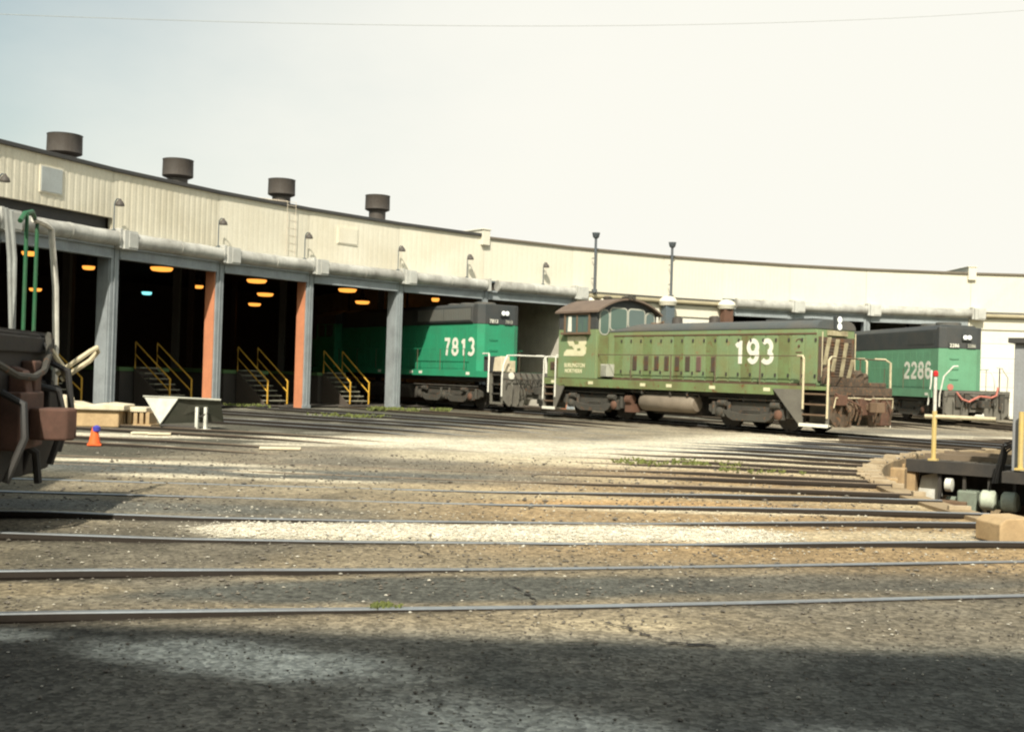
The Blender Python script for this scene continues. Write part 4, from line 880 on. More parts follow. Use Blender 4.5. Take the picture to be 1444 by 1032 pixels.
# ------------------------------------------------------------------ road locomotives
def road_unit(num, loc, rz, label, half, hood_x, hw, deck, sill0, zb, zt, green, porch, num_x, num_w, num_h, num_z, flare, axles, tx, rails):
    U = thing('road_locomotive', label, 'locomotive', loc, rz)
    FE, RE = half, -half
    mb = MB(); mb.box(RE + .1, FE - .1, -1.2, 1.2, sill0 - .2, deck - .02); mb.box(RE, FE, -1.52, 1.52, deck - .04, deck); mb.build('frame', M['under_dark'], U)
    mb = MB()
    for sd in (-1, 1): mb.box(RE + 1.2, FE - porch, *sorted((sd * 1.55, sd * 1.49)), sill0, deck + .01)
    mb.build('side_sill', green, U)
    for x in [hood_x - 7.6, hood_x - 4.7, hood_x - 3.9, hood_x - .1]:
        mb = MB(); mb.box(x - .13, x + .13, -1.559, -1.55, sill0 + .08, sill0 + .2); mb.build('sill_marking', M['white'], U)
    mb = MB(); mb.prism([(-hw, deck), (-hw, zb), (hw, zb), (hw, deck)], 'x', RE + 5.0, hood_x - .35)
    mb.prism([(-hw, deck), (-hw, zb), (hw, zb), (hw, deck)], 'x', hood_x - .35, hood_x - .348)
    ch = .16
    mb.prism([(hood_x - .35, -hw), (hood_x - ch, -hw), (hood_x, -hw + ch * 1.8), (hood_x, hw - ch * 1.8), (hood_x - ch, hw), (hood_x - .35, hw)], 'z', deck, zb)
    hood = mb.build('hood', green, U, bevel=.02)
    if flare:
        up = [(-hw, zb), (-hw - .10, zb + .10), (-hw - .10, zt - .14), (-hw - .02, zt - .03), (-hw + .12, zt), (0, zt + .03), (hw - .12, zt), (hw + .02, zt - .03), (hw + .10, zt - .14), (hw + .10, zb + .10), (hw, zb)]
        up2 = [(-hw, zb), (-hw, zt - .14), (-hw + .2, zt), (0, zt + .02), (hw - .2, zt), (hw, zt - .14), (hw, zb)]
        mb = MB(); mb.prism(up, 'x', hood_x - 5.0, hood_x - .45); mb.prism([(p[0] * .995, p[1]) for p in up2], 'x', RE + 5.0, hood_x - 5.0)
        mb.prism([(hood_x - .45, -hw), (hood_x - ch, -hw), (hood_x, -hw + ch * 1.8), (hood_x, hw - ch * 1.8), (hood_x - ch, hw), (hood_x - .45, hw)], 'z', zb, zt - .01)
    else:
        up2 = [(-hw, zb), (-hw, zt - .2), (-hw + .22, zt), (hw - .22, zt), (hw, zt - .2), (hw, zb)]
        mb = MB(); mb.prism(up2, 'x', RE + 5.0, hood_x - .35)
        mb.prism([(hood_x - .35, -hw), (hood_x - ch, -hw), (hood_x, -hw + ch * 1.8), (hood_x, hw - ch * 1.8), (hood_x - ch, hw), (hood_x - .35, hw)], 'z', zb, zt - .1)
    top = mb.build('hood_top', M['loco_black'], U, bevel=.03)
    if flare:
        for sd in (-1, 1):
            yb = hw + .101
            for (a, c) in ((hood_x - 4.85, hood_x - 2.72), (hood_x - 2.66, hood_x - .55)):
                mb = MB(); mb.box(a, c, *sorted((sd * yb, sd * (yb + .015))), zb + .16, zt - .20)
                for j in range(16): xx = lerp(a + .05, c - .05, j / 15); mb.box(xx - .012, xx + .012, *sorted((sd * (yb + .015), sd * (yb + .03))), zb + .18, zt - .22)
                mb.build('radiator_grille', M['grille_pale'], top)
        for x in (hood_x - 1.2, hood_x - 2.3, hood_x - 3.4):
            mb = MB(); mb.lathe((x, 0, zt), (0, 0, 1), [(0, .5), (.1, .5), (.12, .45), (.12, .02)], 20); mb.build('roof_fan', M['hood_top'], top)
    else:
        for x in (hood_x - 1.2, hood_x - 2.6):
            mb = MB(); mb.lathe((x, 0, zt - .02), (0, 0, 1), [(0, .55), (.16, .55), (.18, .5), (.18, .02)], 20); mb.build('roof_fan', M['hood_top'], top)
        mb = MB(); mb.box(hood_x - 3.0, hood_x - .6, -hw - .012, -hw, zb + .2, zt - .3); mb.build('radiator_grille', M['grille'], top)
    # door seams on the hood side
    x = hood_x - .9
    while x > hood_x - 11:
        for (ya, yb) in ((-hw - .012, -hw), (hw, hw + .012)): mb = MB(); mb.box(x - .56, x, ya, yb, deck + .1, zb - .12); mb.build('hood_door', green, U, bevel=.006)
        x -= .60
    digits(num, num_h, num_w, M['white'], U, (num_x, -hw - .014, num_z))
    # end: number boards, headlamps
    mb = MB(); mb.box(hood_x, hood_x + .05, -.62, -.12, zb + .02, zb + .26); mb.build('number_board', M['loco_black'], U)
    text_part('board_number', num, .16, .44, M['white'], U, (hood_x + .055, -.37, zb + .14), end=True, bold=.02)
    mb = MB(); mb.box(hood_x, hood_x + .05, .22, .66, zb + .02, zb + .26); mb.build('number_board', M['loco_black'], U)
    text_part('board_number', num, .14, .38, M['louver_grey'], U, (hood_x + .055, .44, zb + .14), end=True, bold=.02)
    mb = MB(); mb.box(hood_x, hood_x + .1, -.02, .42, zb + .36, zb + .64); mb.build('headlight_housing', M['loco_black'], U, bevel=.02)
    for y in (.1, .3):
        mb = MB(); mb.lathe((hood_x + .1, y, zb + .5), (1, 0, 0), [(0, .1), (.02, .095), (.04, .05), (.045, .01)], 14); mb.build('headlight', M['lens'], U, smooth=True)
    mb = MB()
    for zz in (deck + .5, deck + .95, deck + 1.4): mb.tube([(hood_x + .0, -.55, zz), (hood_x + .06, -.55, zz), (hood_x + .06, -.15, zz), (hood_x, -.15, zz)], .014, 5)
    mb.build('grab_iron', green, U)
    # cab and short hood at the far end (deep in the shed)
    mb = MB(); mb.box(RE + 2.9, RE + 5.0, -1.5, 1.5, deck, zb + .2); cab = mb.build('cab', green, U, bevel=.04)
    mb = MB(); mb.prism([(-1.5, zb + .2), (-1.5, zt - .25), (-.8, zt + .02), (.8, zt + .02), (1.5, zt - .25), (1.5, zb + .2)], 'x', RE + 2.85, RE + 5.05); mb.build('cab_roof', M['loco_black'], cab)
    for xx in (RE + 3.2, RE + 4.1):
        for sd in (-1, 1):
            mb = MB(); mb.box(xx, xx + .7, *sorted((sd * 1.5, sd * 1.52)), zb - .45, zb + .15); mb.build('window', M['glass'], cab)
    mb = MB(); mb.box(RE + 1.2, RE + 2.9, -.9, .9, deck, zb - .5); mb.build('short_hood', green, U, bevel=.1)
    truck(U, tx, axles); truck(U, -tx, axles)
    mb = MB(); mb.prism([(-1.3, .95), (-1.4, .8), (-1.2, .3), (1.2, .3), (1.4, .8), (1.3, .95)], 'x', -tx + axles[-1] + .9, tx - axles[-1] - .9); mb.build('fuel_tank', M['under_dark'], U, bevel=.04)
    step_well(U, FE - 1.0, FE - .02, 1, .3, deck, M['step_grey'], M['under'], M['step_grey'], slope=.12)
    step_well(U, RE + 1.0, RE + .02, -1, .3, deck, M['step_grey'], M['under'], M['step_grey'], slope=.12)
    pilot(U, FE, 1, M['step_grey'], .2, deck - .25); pilot(U, RE, -1, M['under'], .2, deck - .25)
    coupler(U, FE + .04, 1, M['under']); mu_hoses(U, FE + .02, 1, M['under'], 1.05); cut_lever(U, FE + .03, 1, M['under'], 1.3); coupler(U, RE - .04, -1, M['under'])
    for sd in (-1, 1):
        y = sd * 1.48
        rail_path(U, 'handrail', [(RE + 5.4, y, deck + .95), (hood_x - .3, y, deck + .95)], .014, green)
        x = hood_x - .5
        while x > hood_x - 12: mb = MB(); mb.tube([(x, y, deck), (x, y, deck + .95)], .016, 5); mb.build('stanchion', M['rust_rail'], U); x -= 1.9
        for pts in rails: rail_path(U, 'grab_rail', [(FE + p[0], sd * p[1], p[2]) for p in pts], .034, M['white_rail'])
    return U
M['grille_pale'] = paint('paler radiator grille', (.12, .125, .115), .6, amount=.4)  # lighter grey than the plain grille, for the flared radiator panels
loc, rz = place(126.5, 49.65)
rails = [[(-1.6, 1.42, 2.35), (-1.12, 1.45, 2.35), (-1.03, 1.5, 2.22), (-.98, 1.54, .75)], [(-.12, .75, 2.3), (-.1, 1.25, 2.28), (-.06, 1.46, 1.9), (-.02, 1.54, 1.4), (-.02, 1.54, .6)], [(-.12, -.75, 2.3), (-.12, .75, 2.3)]]
U1 = road_unit('7813', loc, rz, 'bright green road locomotive with white number 7813 emerging from a bay', 9.9, 7.5, 1.08, 1.60, 1.36, 3.64, 4.52, M['bn_green'], 1.0, 6.0, 2.5, .78, 2.66, True, (-2.05, 0, 2.05), 5.3, rails)
mb = MB(); mb.lathe((9.93, -1.1, 1.45), (1, 0, 0), [(0, .15), (.02, .15), (.025, .02)], 16); mb.build('white_disc', M['white'], U1)
mb = MB(); mb.box(8.2, 9.0, -1.3, -.75, 1.6, 2.25); mb.build('end_box', M['loco_black'], U1, bevel=.02)
mb = MB(); mb.prism([(8.95, 1.62), (9.55, 1.62), (9.5, 2.25), (9.05, 2.2)], 'y', -1.35, -.9); mb.build('jumper_box', M['pale_slab'], U1, bevel=.02)
mb = MB()
for k in range(7):
    y0 = -1.0 + k * .3; mb.tube([(9.95, y0, 1.6), (10.1 + random.uniform(0, .1), y0 + .1, 1.3), (10.05, y0 + .25, 1.0 + random.uniform(-.1, .2)), (9.95, y0 + .4, 1.4)], .022, 5)
mb.build('jumper_cables', M['under'], U1)
mb = MB(); mb.tube([(7.55, .3, 2.0), (7.7, .45, 1.75), (7.65, .6, 1.65)], .05, 6); mb.box(7.45, 7.7, .35, .75, 1.6, 2.1); mb.build('hose_reel', M['cream_rail'], U1, bevel=.02)
loc, rz = place(97.7, 33.7 + 8.4)
rails2 = [[(-1.3, 1.40, 2.25), (-1.2, 1.46, 2.1), (-1.15, 1.5, 1.7), (-1.3, 1.54, .75)], [(.0, .9, 2.45), (.0, 1.1, 2.45), (-.1, 1.48, 2.0), (-.3, 1.54, 1.2), (-.32, 1.54, .7)]]
U2 = road_unit('2286', loc, rz, 'green and black road locomotive with white number 2286 at the right', 8.4, 7.05, 1.0, 1.42, 1.08, 3.25, 4.30, M['bn_green_b'], 1.0, 5.05, 2.65, .78, 2.28, False, (-1.35, 1.35), 5.0, rails2)
mb = MB(); mb.tube([(8.5, -1.0, 1.35), (8.62, -.8, 1.05), (8.66, -.5, .95), (8.62, -.2, 1.1), (8.66, .0, 1.2), (8.66, .5, 1.15), (8.55, .8, 1.25), (8.5, .9, 1.6)], .045, 6); mb.build('hose', M['pink_hose'], U2, smooth=True)
mb = MB(); mb.lathe((8.42, -1.25, 1.55), (1, 0, 0), [(0, .14), (.03, .14), (.035, .02)], 14); mb.build('marker_lamp', M['pink_hose'], U2)
mb = MB()
for (y, h_) in ((-.9, .5), (-.5, .35), (.2, .55), (.75, .4), (1.1, .6)): mb.box(8.4, 8.52, y - .12, y + .12, 1.2 - h_, 1.3)
mb.tube([(8.0, 1.25, 1.4), (8.0, 1.25, 2.5)], .03, 6); mb.build('end_gear', M['under'], U2, bevel=.01)

# ------------------------------------------------------------------ dark locomotive end at the left
loc, rz = place(TRACK_B, 29.64)
E = thing('locomotive', 'dark rusty locomotive end with coupler and green stanchions cut by the left edge', 'locomotive', loc, rz)
DK = 1.80
mb = MB(); mb.box(-12, -.05, -1.5, 1.5, 1.35, DK); mb.box(-12, 0, -1.53, 1.53, DK - .05, DK); mb.build('frame', M['soot'], E)
mb = MB(); mb.prism([(-1.5, DK - .02), (-1.5, .75), (-1.3, .45), (-.5, .35), (.5, .35), (1.3, .45), (1.5, .75), (1.5, DK - .02)], 'x', -.05, .02)
for y in (-1.2, -.7, .7, 1.2): mb.prism([(.02, 1.5), (.10, 1.4), (.10, .7), (.02, .5)], 'y', y - .025, y + .025)
mb.box(.02, .06, -1.45, 1.45, DK - .22, DK - .06); mb.build('pilot', M['soot'], E, bevel=.015)
mb = MB(); mb.box(-11, -1.75, -.95, .95, DK, 4.3); mb.build('hood', M['loco_black'], E, bevel=.06)
coupler(E, -.08, 1, M['rust_dark'], .90)
mb = MB(); mb.box(.02, .22, -.42, .42, .66, 1.2); mb.prism([(.02, 1.45), (.16, 1.4), (.2, 1.15), (.02, 1.15)], 'y', -.12, .12); mb.box(.02, .16, .3, .55, 1.15, 1.5); mb.build('draft_gear', M['rust_dark'], E, bevel=.02)
mb = MB()
mb.lathe((.10, .95, 1.0), (0, 0, 1), [(-.25, .09), (.05, .1), (.1, .05)], 10); mb.tube([(.1, .6, 1.25), (.3, .66, 1.2), (.36, .7, .9), (.22, .74, .45)], .035, 7); mb.tube([(.1, -.6, 1.2), (.3, -.62, 1.1), (.34, -.7, .8), (.2, -.74, .4)], .035, 7)
mb.tube([(.08, 1.1, 1.5), (.28, 1.12, 1.4), (.32, 1.14, 1.0), (.2, 1.15, .55)], .035, 7); mb.tube([(.05, .2, .7), (.2, .25, .6), (.22, .3, .3)], .04, 7); mb.build('brake_hose', M['cable'], E, smooth=True)
mb = MB(); mb.tube([(.06, -1.3, 1.7), (.14, -1.0, 1.48), (.2, -.5, 1.36), (.22, 0, 1.34), (.2, .45, 1.40), (.14, .9, 1.58), (.06, 1.15, 1.78)], .035, 7); mb.build('jumper_cable', M['under'], E, smooth=True)
mb = MB(); mb.tube([(.12, 1.30, 1.36), (.45, 1.36, 1.62), (.50, 1.42, 1.66), (.50, 1.50, 1.62), (.42, 1.5, 1.52), (.14, 1.42, 1.30)], .028, 7); mb.tube([(.1, 1.1, 1.62), (.2, 1.18, 1.45), (.26, 1.2, 1.30)], .035, 7); mb.build('uncoupling_lever', M['cream_rail'], E, smooth=True)
mb = MB(); mb.prism([(-.3, .3), (.02, .34), (.12, .7), (.12, 1.0), (.05, 1.3), (-.3, 1.3)], 'y', .5, 1.5); mb.box(.05, .2, .7, 1.2, .8, 1.25); mb.build('corner_casting', M['soot'], E, bevel=.03)
rail_path(E, 'grab_rail', [(-.10, 1.05, 2.98), (-.04, 1.25, 2.96), (.0, 1.38, 2.92), (.04, 1.48, 2.3), (.05, 1.53, 1.7), (.05, 1.53, .95)], .034, M['white_rail'])
rail_path(E, 'handrail', [(-.10, 1.12, 2.98), (-.08, .9, 3.04), (-.1, .72, 3.0), (-.1, .55, 2.9)], .026, M['green_rail'])
for y in (1.12, .72): rail_path(E, 'stanchion', [(-.08, y, DK), (-.08, y, 3.0)], .020, M['green_rail'])
for y in (.08, .26): rail_path(E, 'grab_rail', [(-.05, y + (.1 if y < .2 else 0), DK), (-.06, y, 2.5), (-.08, y - .1, 2.95)], .022, M['grey_rail'])
mb = MB(); mb.tube([(-.05, .95, 1.8), (.1, .98, 1.62), (.12, 1.1, 1.5), (.08, 1.25, 1.48)], .03, 6); mb.build('hose', M['cable'], E)
step_well(E, -1.0, -.05, 1, .35, DK, M['soot'], M['soot'], M['soot'], slope=.12)
truck(E, -3.6, (-2.05, 0, 2.05))

# ------------------------------------------------------------------ turntable bridge
BA = 143.2; loc = T + Z3 * .0
TB = thing('turntable_bridge', 'turntable bridge with dark deck, yellow railing and grey operator cabin', 'turntable bridge', loc, R(BA))   # local +x to the near-left end
HB = 18.3
mb = MB()
for i in range(int(2 * HB / .3)):
    x = -HB + i * .3; mb.box(x, x + .24, -1.9, 1.9, -.12, .02)
mb.build('deck', M['sleeper'], TB)
mb = MB()
for sd in (-1, 1):
    mb.prism([(-HB, -.12), (-HB, -.8), (-HB + 4, -1.5), (HB - 4, -1.5), (HB - 1.0, -.75), (HB, -.7), (HB, -.12)], 'y', sd * 1.1 - .05, sd * 1.1 + .05)
    mb.box(-HB, HB, sd * 1.1 - .2, sd * 1.1 + .2, -.16, -.121)
mb.build('girder', M['under_dark'], TB)
mb = MB()
for sd in (-1, 1): mb.box(-HB, HB, sd * .7525 - .035, sd * .7525 + .035, .02, .14)
mb.build('rail', M['rail_brown'], TB)
mb = MB()
mb.box(-HB, HB, 1.9, 2.1, -.2, .06); mb.box(-HB, HB, -2.1, -1.9, -.2, .06); mb.build('edge_beam', M['under_dark'], TB)
# near side is local +y
def ypost(x, y, h, mat, name='railing_post', extra=None): 
    mb = MB(); mb.tube([(x, y, .06), (x, y, h)], .05, 8); mb.box(x - .09, x + .09, y - .09, y + .09, .06, .1); return mb.build(name, mat, TB)
ypost(17.75, 2.0, 1.12, M['pale_yellow']); ypost(15.75, 3.16, 1.2, M['pale_yellow']); 
mb = MB(); mb.tube([(17.75, 2.0, 1.12), (17.75, 2.0, 1.85)], .035, 8); mb.build('signal_staff', M['white_rail'], TB)
mb = MB(); mb.lathe((17.75, 2.0, 1.85), (0, 0, 1), [(0, .03), (.02, .055), (.10, .055), (.13, .03), (.135, .01)], 12); mb.build('red_lamp', M['red'], TB, smooth=True)
mb = MB(); mb.tube([(17.95, 2.0, 1.0), (16.5, 2.0, 1.0)], .045, 8); mb.build('railing_bar', M['cream_rail'], TB)
for x in range(-17, 15, 2): ypost(float(x), -2.0, 1.05, M['yellow'])
mb = MB(); mb.tube([(-17, -2.0, 1.05), (13, -2.0, 1.05)], .03, 6); mb.build('railing_bar', M['yellow'], TB)
# cabin
mb = MB(); mb.box(13.6, 15.95, 1.2, 3.0, .02, 2.55); cb = mb.build('operator_cabin', M['cabin'], TB, bevel=.02)
mb = MB(); mb.box(13.5, 16.05, 1.1, 3.1, 2.55, 2.65); mb.build('roof', M['roofing'], cb)
for (a, c) in ((13.8, 14.7), (14.9, 15.7)):
    mb = MB(); mb.box(a, c, 3.0, 3.02, 1.2, 2.1); mb.build('window', M['glass'], cb)
mb = MB(); mb.box(13.6, 16.05, 1.9, 3.3, -.2, .02); mb.build('outrigger', M['under_dark'], TB)
# drive machinery slung below the deck
mb = MB(); mb.box(14.2, 17.95, 1.25, 2.6, -1.22, -1.1); mb.box(17.0, 17.6, 1.3, 2.2, -1.1, -.75); mb.box(16.6, 17.9, 2.3, 2.6, -1.12, -.98); mb.build('machine_bed', M['rust_tan'], TB, bevel=.02)
mb = MB(); mb.box(16.82, 17.22, 1.55, 2.1, -1.1, -.52); mb.cyl((16.0, 1.85, -.78), (17.5, 1.85, -.78), .1, 10); mb.build('gear_case', M['motor'], TB, bevel=.04)
for x in (16.0, 16.42):
    mb = MB(); mb.lathe((x, 2.1, -.68), (1, 0, 0), [(0, .05), (.01, .17), (.05, .21), (.27, .21), (.31, .17), (.32, .05)], 18); mb.build('motor', M['pale_green'], TB, smooth=True)
mb = MB(); mb.lathe((17.28, 2.15, -.42), (1, 0, 0), [(0, .04), (.02, .14), (.15, .14), (.18, .05)], 14); mb.build('motor', M['hopper_white'], TB, smooth=True)
mb = MB(); mb.prism([(17.6, -1.1), (18.2, -1.1), (18.05, -.3), (17.75, -.22), (17.65, -.4)], 'y', 1.7, 1.78); mb.build('guard_plate', M['hopper_white'], TB)
mb = MB(); mb.lathe((17.9, 1.3, -1.12), (0, 1, 0), [(0, .35), (.14, .35), (.16, .3), (.16, .05)], 20); mb.lathe((16.2, 1.3, -1.12), (0, 1, 0), [(0, .35), (.14, .35), (.16, .3), (.16, .05)], 20); mb.build('ring_wheel', M['rust'], TB, smooth=True)
mb = MB()
for k in range(6): x = 15.1 + k * .5; mb.box(x - .03, x + .03, 1.95, 2.02, -1.1, -.2)
mb.build('hanger', M['under_dark'], TB)
for k in range(4):
    mb = MB(); mb.tube([(16.35 + k * .04, 2.15 + .05 * k, -.3), (16.2, 2.3 + .1 * k, .35 + .06 * k), (15.9 - .1 * k, 2.5 + .1 * k, .58 + .05 * k), (15.6 - .1 * k, 2.7 + .1 * k, .45), (15.3 - .1 * k, 2.9 + .1 * k, .0), (15.25, 3.0, -.6)], .022, 6); mb.build('cable', M['cable'], TB, smooth=True)
# timber block on the rim
p = CAM + ray(1424, 757) * 12.0; p.z = .02
t = thing('timber_block', 'tan timber stop block on the pit rim at the right edge', 'timber block', (p.x, p.y, .02), R(TRACK_B))
mb = MB(); mb.prism([(-.17, 0), (.24, 0), (.24, .2), (.16, .26), (-.15, .27), (-.17, .2)], 'y', -.26, .20); mb.build('block', M['wood'], t, bevel=.012)

# ------------------------------------------------------------------ clutter in front of the left bays
def gpt(px, py, z=0.):  # where the line of sight of the photo meets the ground plane
    d = ray(px, py); k = (z - CAM.z) / d.z; return CAM + d * k
p = gpt(250, 606)
t = thing('dump_skip', 'V-shaped dump skip with chalky white end and dark sloping side', 'skip', (p.x, p.y, 0), R(-8))
w_, h_ = .52, .66
def vtrough(x0, x1, m):
    mb = MB(); mb.prism([(-w_, h_ + .12), (0, .12), (w_, h_ + .12), (w_ - .05, h_ + .12), (0, .18), (-w_ + .05, h_ + .12)], 'x', x0, x1); return mb
A = R(38)
body = bpy.data.objects.new('x', None)
mb = MB(); Lk = 1.75
def rp(x, y, z): return (x, y, z)
# local frame: trough axis along +x turned a little away; end plate faces the camera-left
mb.add([(-.85, -.1, .80), (.12, -.25, .80), (-.36, -.2, .14), (-.85, -.06, .80), (.12, -.21, .80), (-.36, -.16, .14)], [(0, 1, 2), (5, 4, 3), (0, 3, 4, 1), (1, 4, 5, 2), (2, 5, 3, 0)]); mb.build('end_plate', M['hopper_white'], t)
mb = MB(); mb.add([(.12, -.21, .80), (-.36, -.16, .14), (.95, .55, .22), (1.0, .2, .76), (.12, -.17, .80), (-.36, -.12, .14), (.95, .59, .22), (1.0, .24, .76)], [(0, 1, 2, 3), (7, 6, 5, 4), (0, 3, 7, 4), (1, 5, 6, 2), (0, 4, 5, 1), (2, 6, 7, 3)])
mb.add([(-.85, -.08, .80), (-.36, -.14, .14), (.95, .57, .22), (.35, .95, .78), (-.85, -.05, .80), (-.36, -.1, .14), (.95, .61, .22), (.35, .99, .78)], [(0, 1, 2, 3), (7, 6, 5, 4), (0, 3, 7, 4)])
mb.add([(1.0, .22, .78), (.35, .97, .78), (.95, .59, .2)], [(0, 1, 2)])
mb.build('trough', M['hopper_dark'], t)
mb = MB(); mb.tube([(-.87, -.09, .8), (.12, -.24, .8), (1.02, .2, .77)], .025, 6); mb.build('rim', M['louver_grey'], t)
for x, y in ((.5, .0), (.68, .1)):
    mb = MB(); mb.box(x - .035, x + .035, y - .04, y + .04, .02, .58); mb.box(x - .1, x + .1, y - .12, y + .12, 0, .05); mb.build('leg', M['hopper_white'], t)
mb = MB(); mb.tube([(.5, 0, .3), (.75, .1, .45)], .02, 5); mb.tube([(-.36, -.14, .1), (.5, 0, .06)], .05, 6); mb.build('base_frame', M['under_dark'], t)
p = gpt(126, 601)
t = thing('crate_stack', 'tan wooden crate capped with a pale rough slab', 'crate', (p.x - .1, p.y + .2, 0), R(4))
mb = MB(); mb.box(-.85, .85, -.4, .5, .0, .42); mb.build('crate', M['wood'], t, bevel=.03)
mb = MB(); mb.prism([(-.9, .42), (1.0, .42), (1.0, .56), (.5, .60), (.0, .52), (-.3, .60), (-.9, .62)], 'y', -.5, .55); mb.build('slab', M['pale_slab'], t, bevel=.03)
p = gpt(104, 601); t = tag(MB().build('concrete_block', M['pale_slab']), 'x', 'x'); bpy.data.objects.remove(t)
mb = MB(); mb.prism([(-.3, 0), (.35, 0), (.3, .72), (.05, .78), (-.28, .7)], 'y', -.25, .3); o = mb.build('concrete_block', M['pale_slab'], None, bevel=.04); o.location = (p.x - .35, p.y - .15, 0)
tag(o, 'pale concrete block standing behind the rusty coupler', 'concrete block')
p = gpt(178, 601)
t = thing('pallet_stack', 'tan slatted pallet with open gaps beside the white V-shaped skip', 'pallet', (p.x + .0, p.y + .1, 0), R(-3))
mb = MB()
for i in range(9): x = -.62 + i * .155; mb.box(x - .05, x + .05, -.3, .25, .08, .38)
mb.box(-.72, .72, -.32, .3, 0, .08); mb.build('slats', M['wood'], t, bevel=.01)
mb = MB(); mb.box(-.75, .6, -.33, .3, .38, .50); mb.build('top_boards', M['pale_slab'], t, bevel=.02)
p = gpt(133, 629)
t = thing('traffic_cone', 'small orange cone with blue cap on the ground by the coupler', 'traffic cone', (p.x, p.y, .02), .3); t.scale = (1.05, 1.05, 1.05)
mb = MB(); mb.lathe((0, 0, 0), (0, 0, 1), [(.02, .105), (.05, .10), (.20, .075), (.30, .055), (.33, .05), (.335, .01)], 18); mb.box(-.12, .12, -.12, .12, 0, .03); mb.build('cone_body', M['cone'], t, smooth=True)
mb = MB(); mb.lathe((.03, -.02, .24), (0, 0, 1), [(0, .03), (.02, .07), (.09, .07), (.12, .03), (.125, .005)], 14); mb.build('cap', M['blue'], t, smooth=True)
# overhead wire
mb = MB(); a, c = CAM + ray(-150, 14) * 30, CAM + ray(1600, 2) * 52; pts = []
for i in range(25):
    f = i / 24; q = a.lerp(c, f); q.z -= 1.5 * 4 * f * (1 - f) * .5; pts.append(q)
mb.tube(pts, .008, 5); tag(mb.build('overhead_wire', M['grey_rail']), 'thin dark overhead wire crossing the top of the sky', 'wire')
# poles that carry it, outside the picture
for q, lb in ((a, 'timber pole left of the picture'), (c, 'timber pole right of the picture')):
    mb = MB(); mb.tube([(0, 0, -.1), (0, 0, q.z + .3)], [.16, .11], 10); mb.box(-.7, .7, -.05, .05, q.z - .1, q.z + .02); o = mb.build('utility_pole', M['sleeper']); o.location = (q.x, q.y, 0); tag(o, lb, 'pole')
# weeds
def weed(px, py, n_, sz, spread, label, flat=False):
    p = gpt(px, py); mb = MB()
    for i in range(n_):
        a = random.uniform(0, 6.28); r_ = spread * math.sqrt(random.random()); x, y = r_ * math.cos(a) * (1.6 if flat else 1), r_ * math.sin(a)
        for j in range(random.randint(3, 6)):
            b_ = random.uniform(0, 6.28); h = sz * random.uniform(.4, 1); l = sz * random.uniform(.4, 1.1); w0 = sz * .10
            dx, dy = math.cos(b_), math.sin(b_); mb.add([(x - dy * w0, y + dx * w0, 0), (x + dy * w0, y - dx * w0, 0), (x + dx * l * .6 + dy * w0, y + dy * l * .6 - dx * w0, h), (x + dx * l, y + dy * l, h * .85), (x + dx * l * .6 - dy * w0, y + dy * l * .6 + dx * w0, h)], [(0, 1, 2, 3, 4)])
    o = mb.build('weed', M['leaf']); o.location = (p.x, p.y, ZAT(p.x, p.y)); tag(o, label, 'weed', 'weeds in the yard'); o['kind'] = 'thing'; return o
weed(541, 862, 26, .05, .10, 'small green weed growing beside the nearest rail')
weed(960, 656, 60, .10, .8, 'yellow-green weed patch left of the turntable rails', True)
weed(1075, 667, 30, .08, .5, 'thin weed patch between the rails near the pit', True)
weed(622, 582, 40, .22, .35, 'yellow-green weeds below the wheels of the locomotive 7813')
weed(550, 580, 50, .2, .7, 'low weeds at the foot of the grey post left of the locomotive 7813', True)
weed(490, 588, 40, .14, .9, 'low weeds on the track in front of the stairs', True)
weed(340, 574, 40, .16, .8, 'low weeds at the foot of the first orange jamb', True)
weed(30, 668, 16, .12, .2, 'pale dry weeds below the dark locomotive end')
# pale boards and litter between the far tracks
for (px, py, lx_, lw_, lb) in [(205, 612, .3, .15, 'pale board lying in front of the pallet'), (225, 613, .25, .15, 'pale board lying in front of the white skip'), (395, 634, .4, .15, 'white board lying alone on the bright ground')]:
    p = gpt(px, py); mb = MB(); mb.box(-lx_, lx_, -lw_, lw_, 0, .04); o = mb.build('board', M['pale_slab'], None, bevel=.01); o.location = (p.x, p.y, .01); o.rotation_euler = (0, 0, random.uniform(-.1, .3)); tag(o, lb, 'board', 'boards lying in the yard')
# shop building behind the camera (it shades the foreground)
t = thing('shop_building', 'brick shop building standing behind the photographer', 'building', (0, 0, 0))
mb = MB(); mb.box(-26, 34, -14, -2.4, -.1, 9.05); mb.build('wall', M['brick'], t); mb = MB(); mb.box(-26.3, 34.3, -14.3, -2.2, 9.05, 9.25); mb.build('roof', M['roofing'], t)
for i in range(11):
    mb = MB(); x = -23 + i * 5.2; mb.box(x, x + 2.4, -2.4, -2.35, 2.5, 6.5); mb.build('window', M['glass'], t)

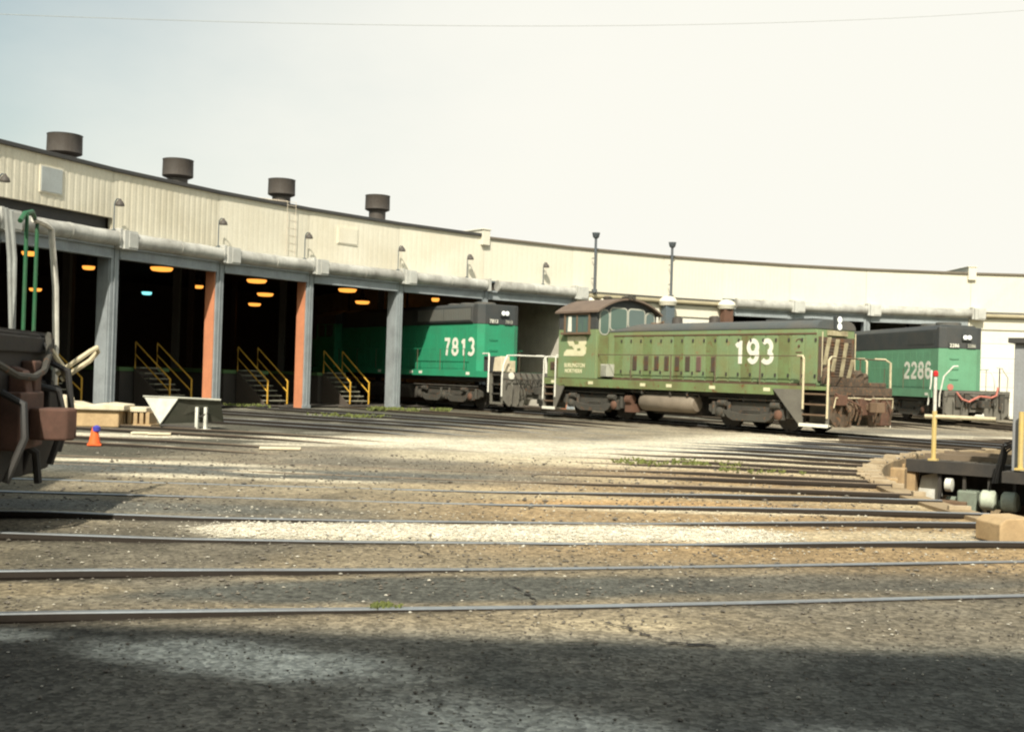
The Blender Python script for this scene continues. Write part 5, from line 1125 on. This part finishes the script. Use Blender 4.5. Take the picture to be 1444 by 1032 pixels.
# ------------------------------------------------------------------ light
SUN_AZ = math.atan2(-.13, -.99); SUN_EL = R(45)
sd_ = Vector((math.sin(SUN_AZ) * math.cos(SUN_EL), math.cos(SUN_AZ) * math.cos(SUN_EL), math.sin(SUN_EL)))
sl = bpy.data.lights.new('sun', 'SUN'); sl.energy = 4.6; sl.angle = R(1.0); sl.color = (1., .94, .80); so = bpy.data.objects.new('sun', sl); COL.objects.link(so)
so.rotation_euler = sd_.to_track_quat('Z', 'Y').to_euler()
w = bpy.data.worlds.new('World'); scn.world = w; w.use_nodes = True; nt = w.node_tree; L = nt.links; bg = nt.nodes['Background']
sky = N(nt, 'ShaderNodeTexSky', sky_type='NISHITA', sun_disc=False); sky.sun_elevation = SUN_EL; sky.sun_rotation = SUN_AZ; sky.air_density = 1.2; sky.dust_density = 3.0; sky.ozone_density = 1.5
tc = N(nt, 'ShaderNodeTexCoord'); nz = N(nt, 'ShaderNodeTexNoise', Scale=2.2, Detail=6., Roughness=.55)
mp = N(nt, 'ShaderNodeMapping'); mp.inputs['Scale'].default_value = (1, 1, 2.2); L.new(tc.outputs['Generated'], mp.inputs['Vector']); L.new(mp.outputs[0], nz.inputs['Vector'])
dot = N(nt, 'ShaderNodeVectorMath', operation='DOT_PRODUCT'); dot.inputs[1].default_value = (.62, .72, -.35); L.new(tc.outputs['Generated'], dot.inputs[0])
ad = N(nt, 'ShaderNodeMath', operation='MULTIPLY_ADD'); ad.inputs[1].default_value = .35; L.new(nz.outputs['Fac'], ad.inputs[0]); L.new(dot.outputs['Value'], ad.inputs[2])
mr = N(nt, 'ShaderNodeMapRange'); mr.inputs['From Min'].default_value = .30; mr.inputs['From Max'].default_value = .84; mr.inputs['To Min'].default_value = .12; mr.inputs['To Max'].default_value = 1.; mr.interpolation_type = 'SMOOTHSTEP'
L.new(ad.outputs[0], mr.inputs['Value'])
mx = N(nt, 'ShaderNodeMixRGB'); mx.inputs[2].default_value = (7.3, 7.2, 6.55, 1); L.new(mr.outputs[0], mx.inputs[0]); tn = N(nt, 'ShaderNodeMixRGB', blend_type='MULTIPLY'); tn.inputs[0].default_value = 1; tn.inputs[2].default_value = (1.0, 1.06, .86, 1); L.new(sky.outputs[0], tn.inputs[1]); L.new(tn.outputs[0], mx.inputs[1]); L.new(mx.outputs[0], bg.inputs['Color'])
bg.inputs['Strength'].default_value = .1
scn.view_settings.view_transform = 'Standard'; scn.view_settings.look = 'None'; scn.view_settings.exposure = 0.42; scn.view_settings.gamma = 1.0
scn.cycles.pixel_filter_type = 'BLACKMAN_HARRIS'; scn.cycles.filter_width = 2.2
scn.cycles.use_denoising = True; scn.cycles.max_bounces = 8
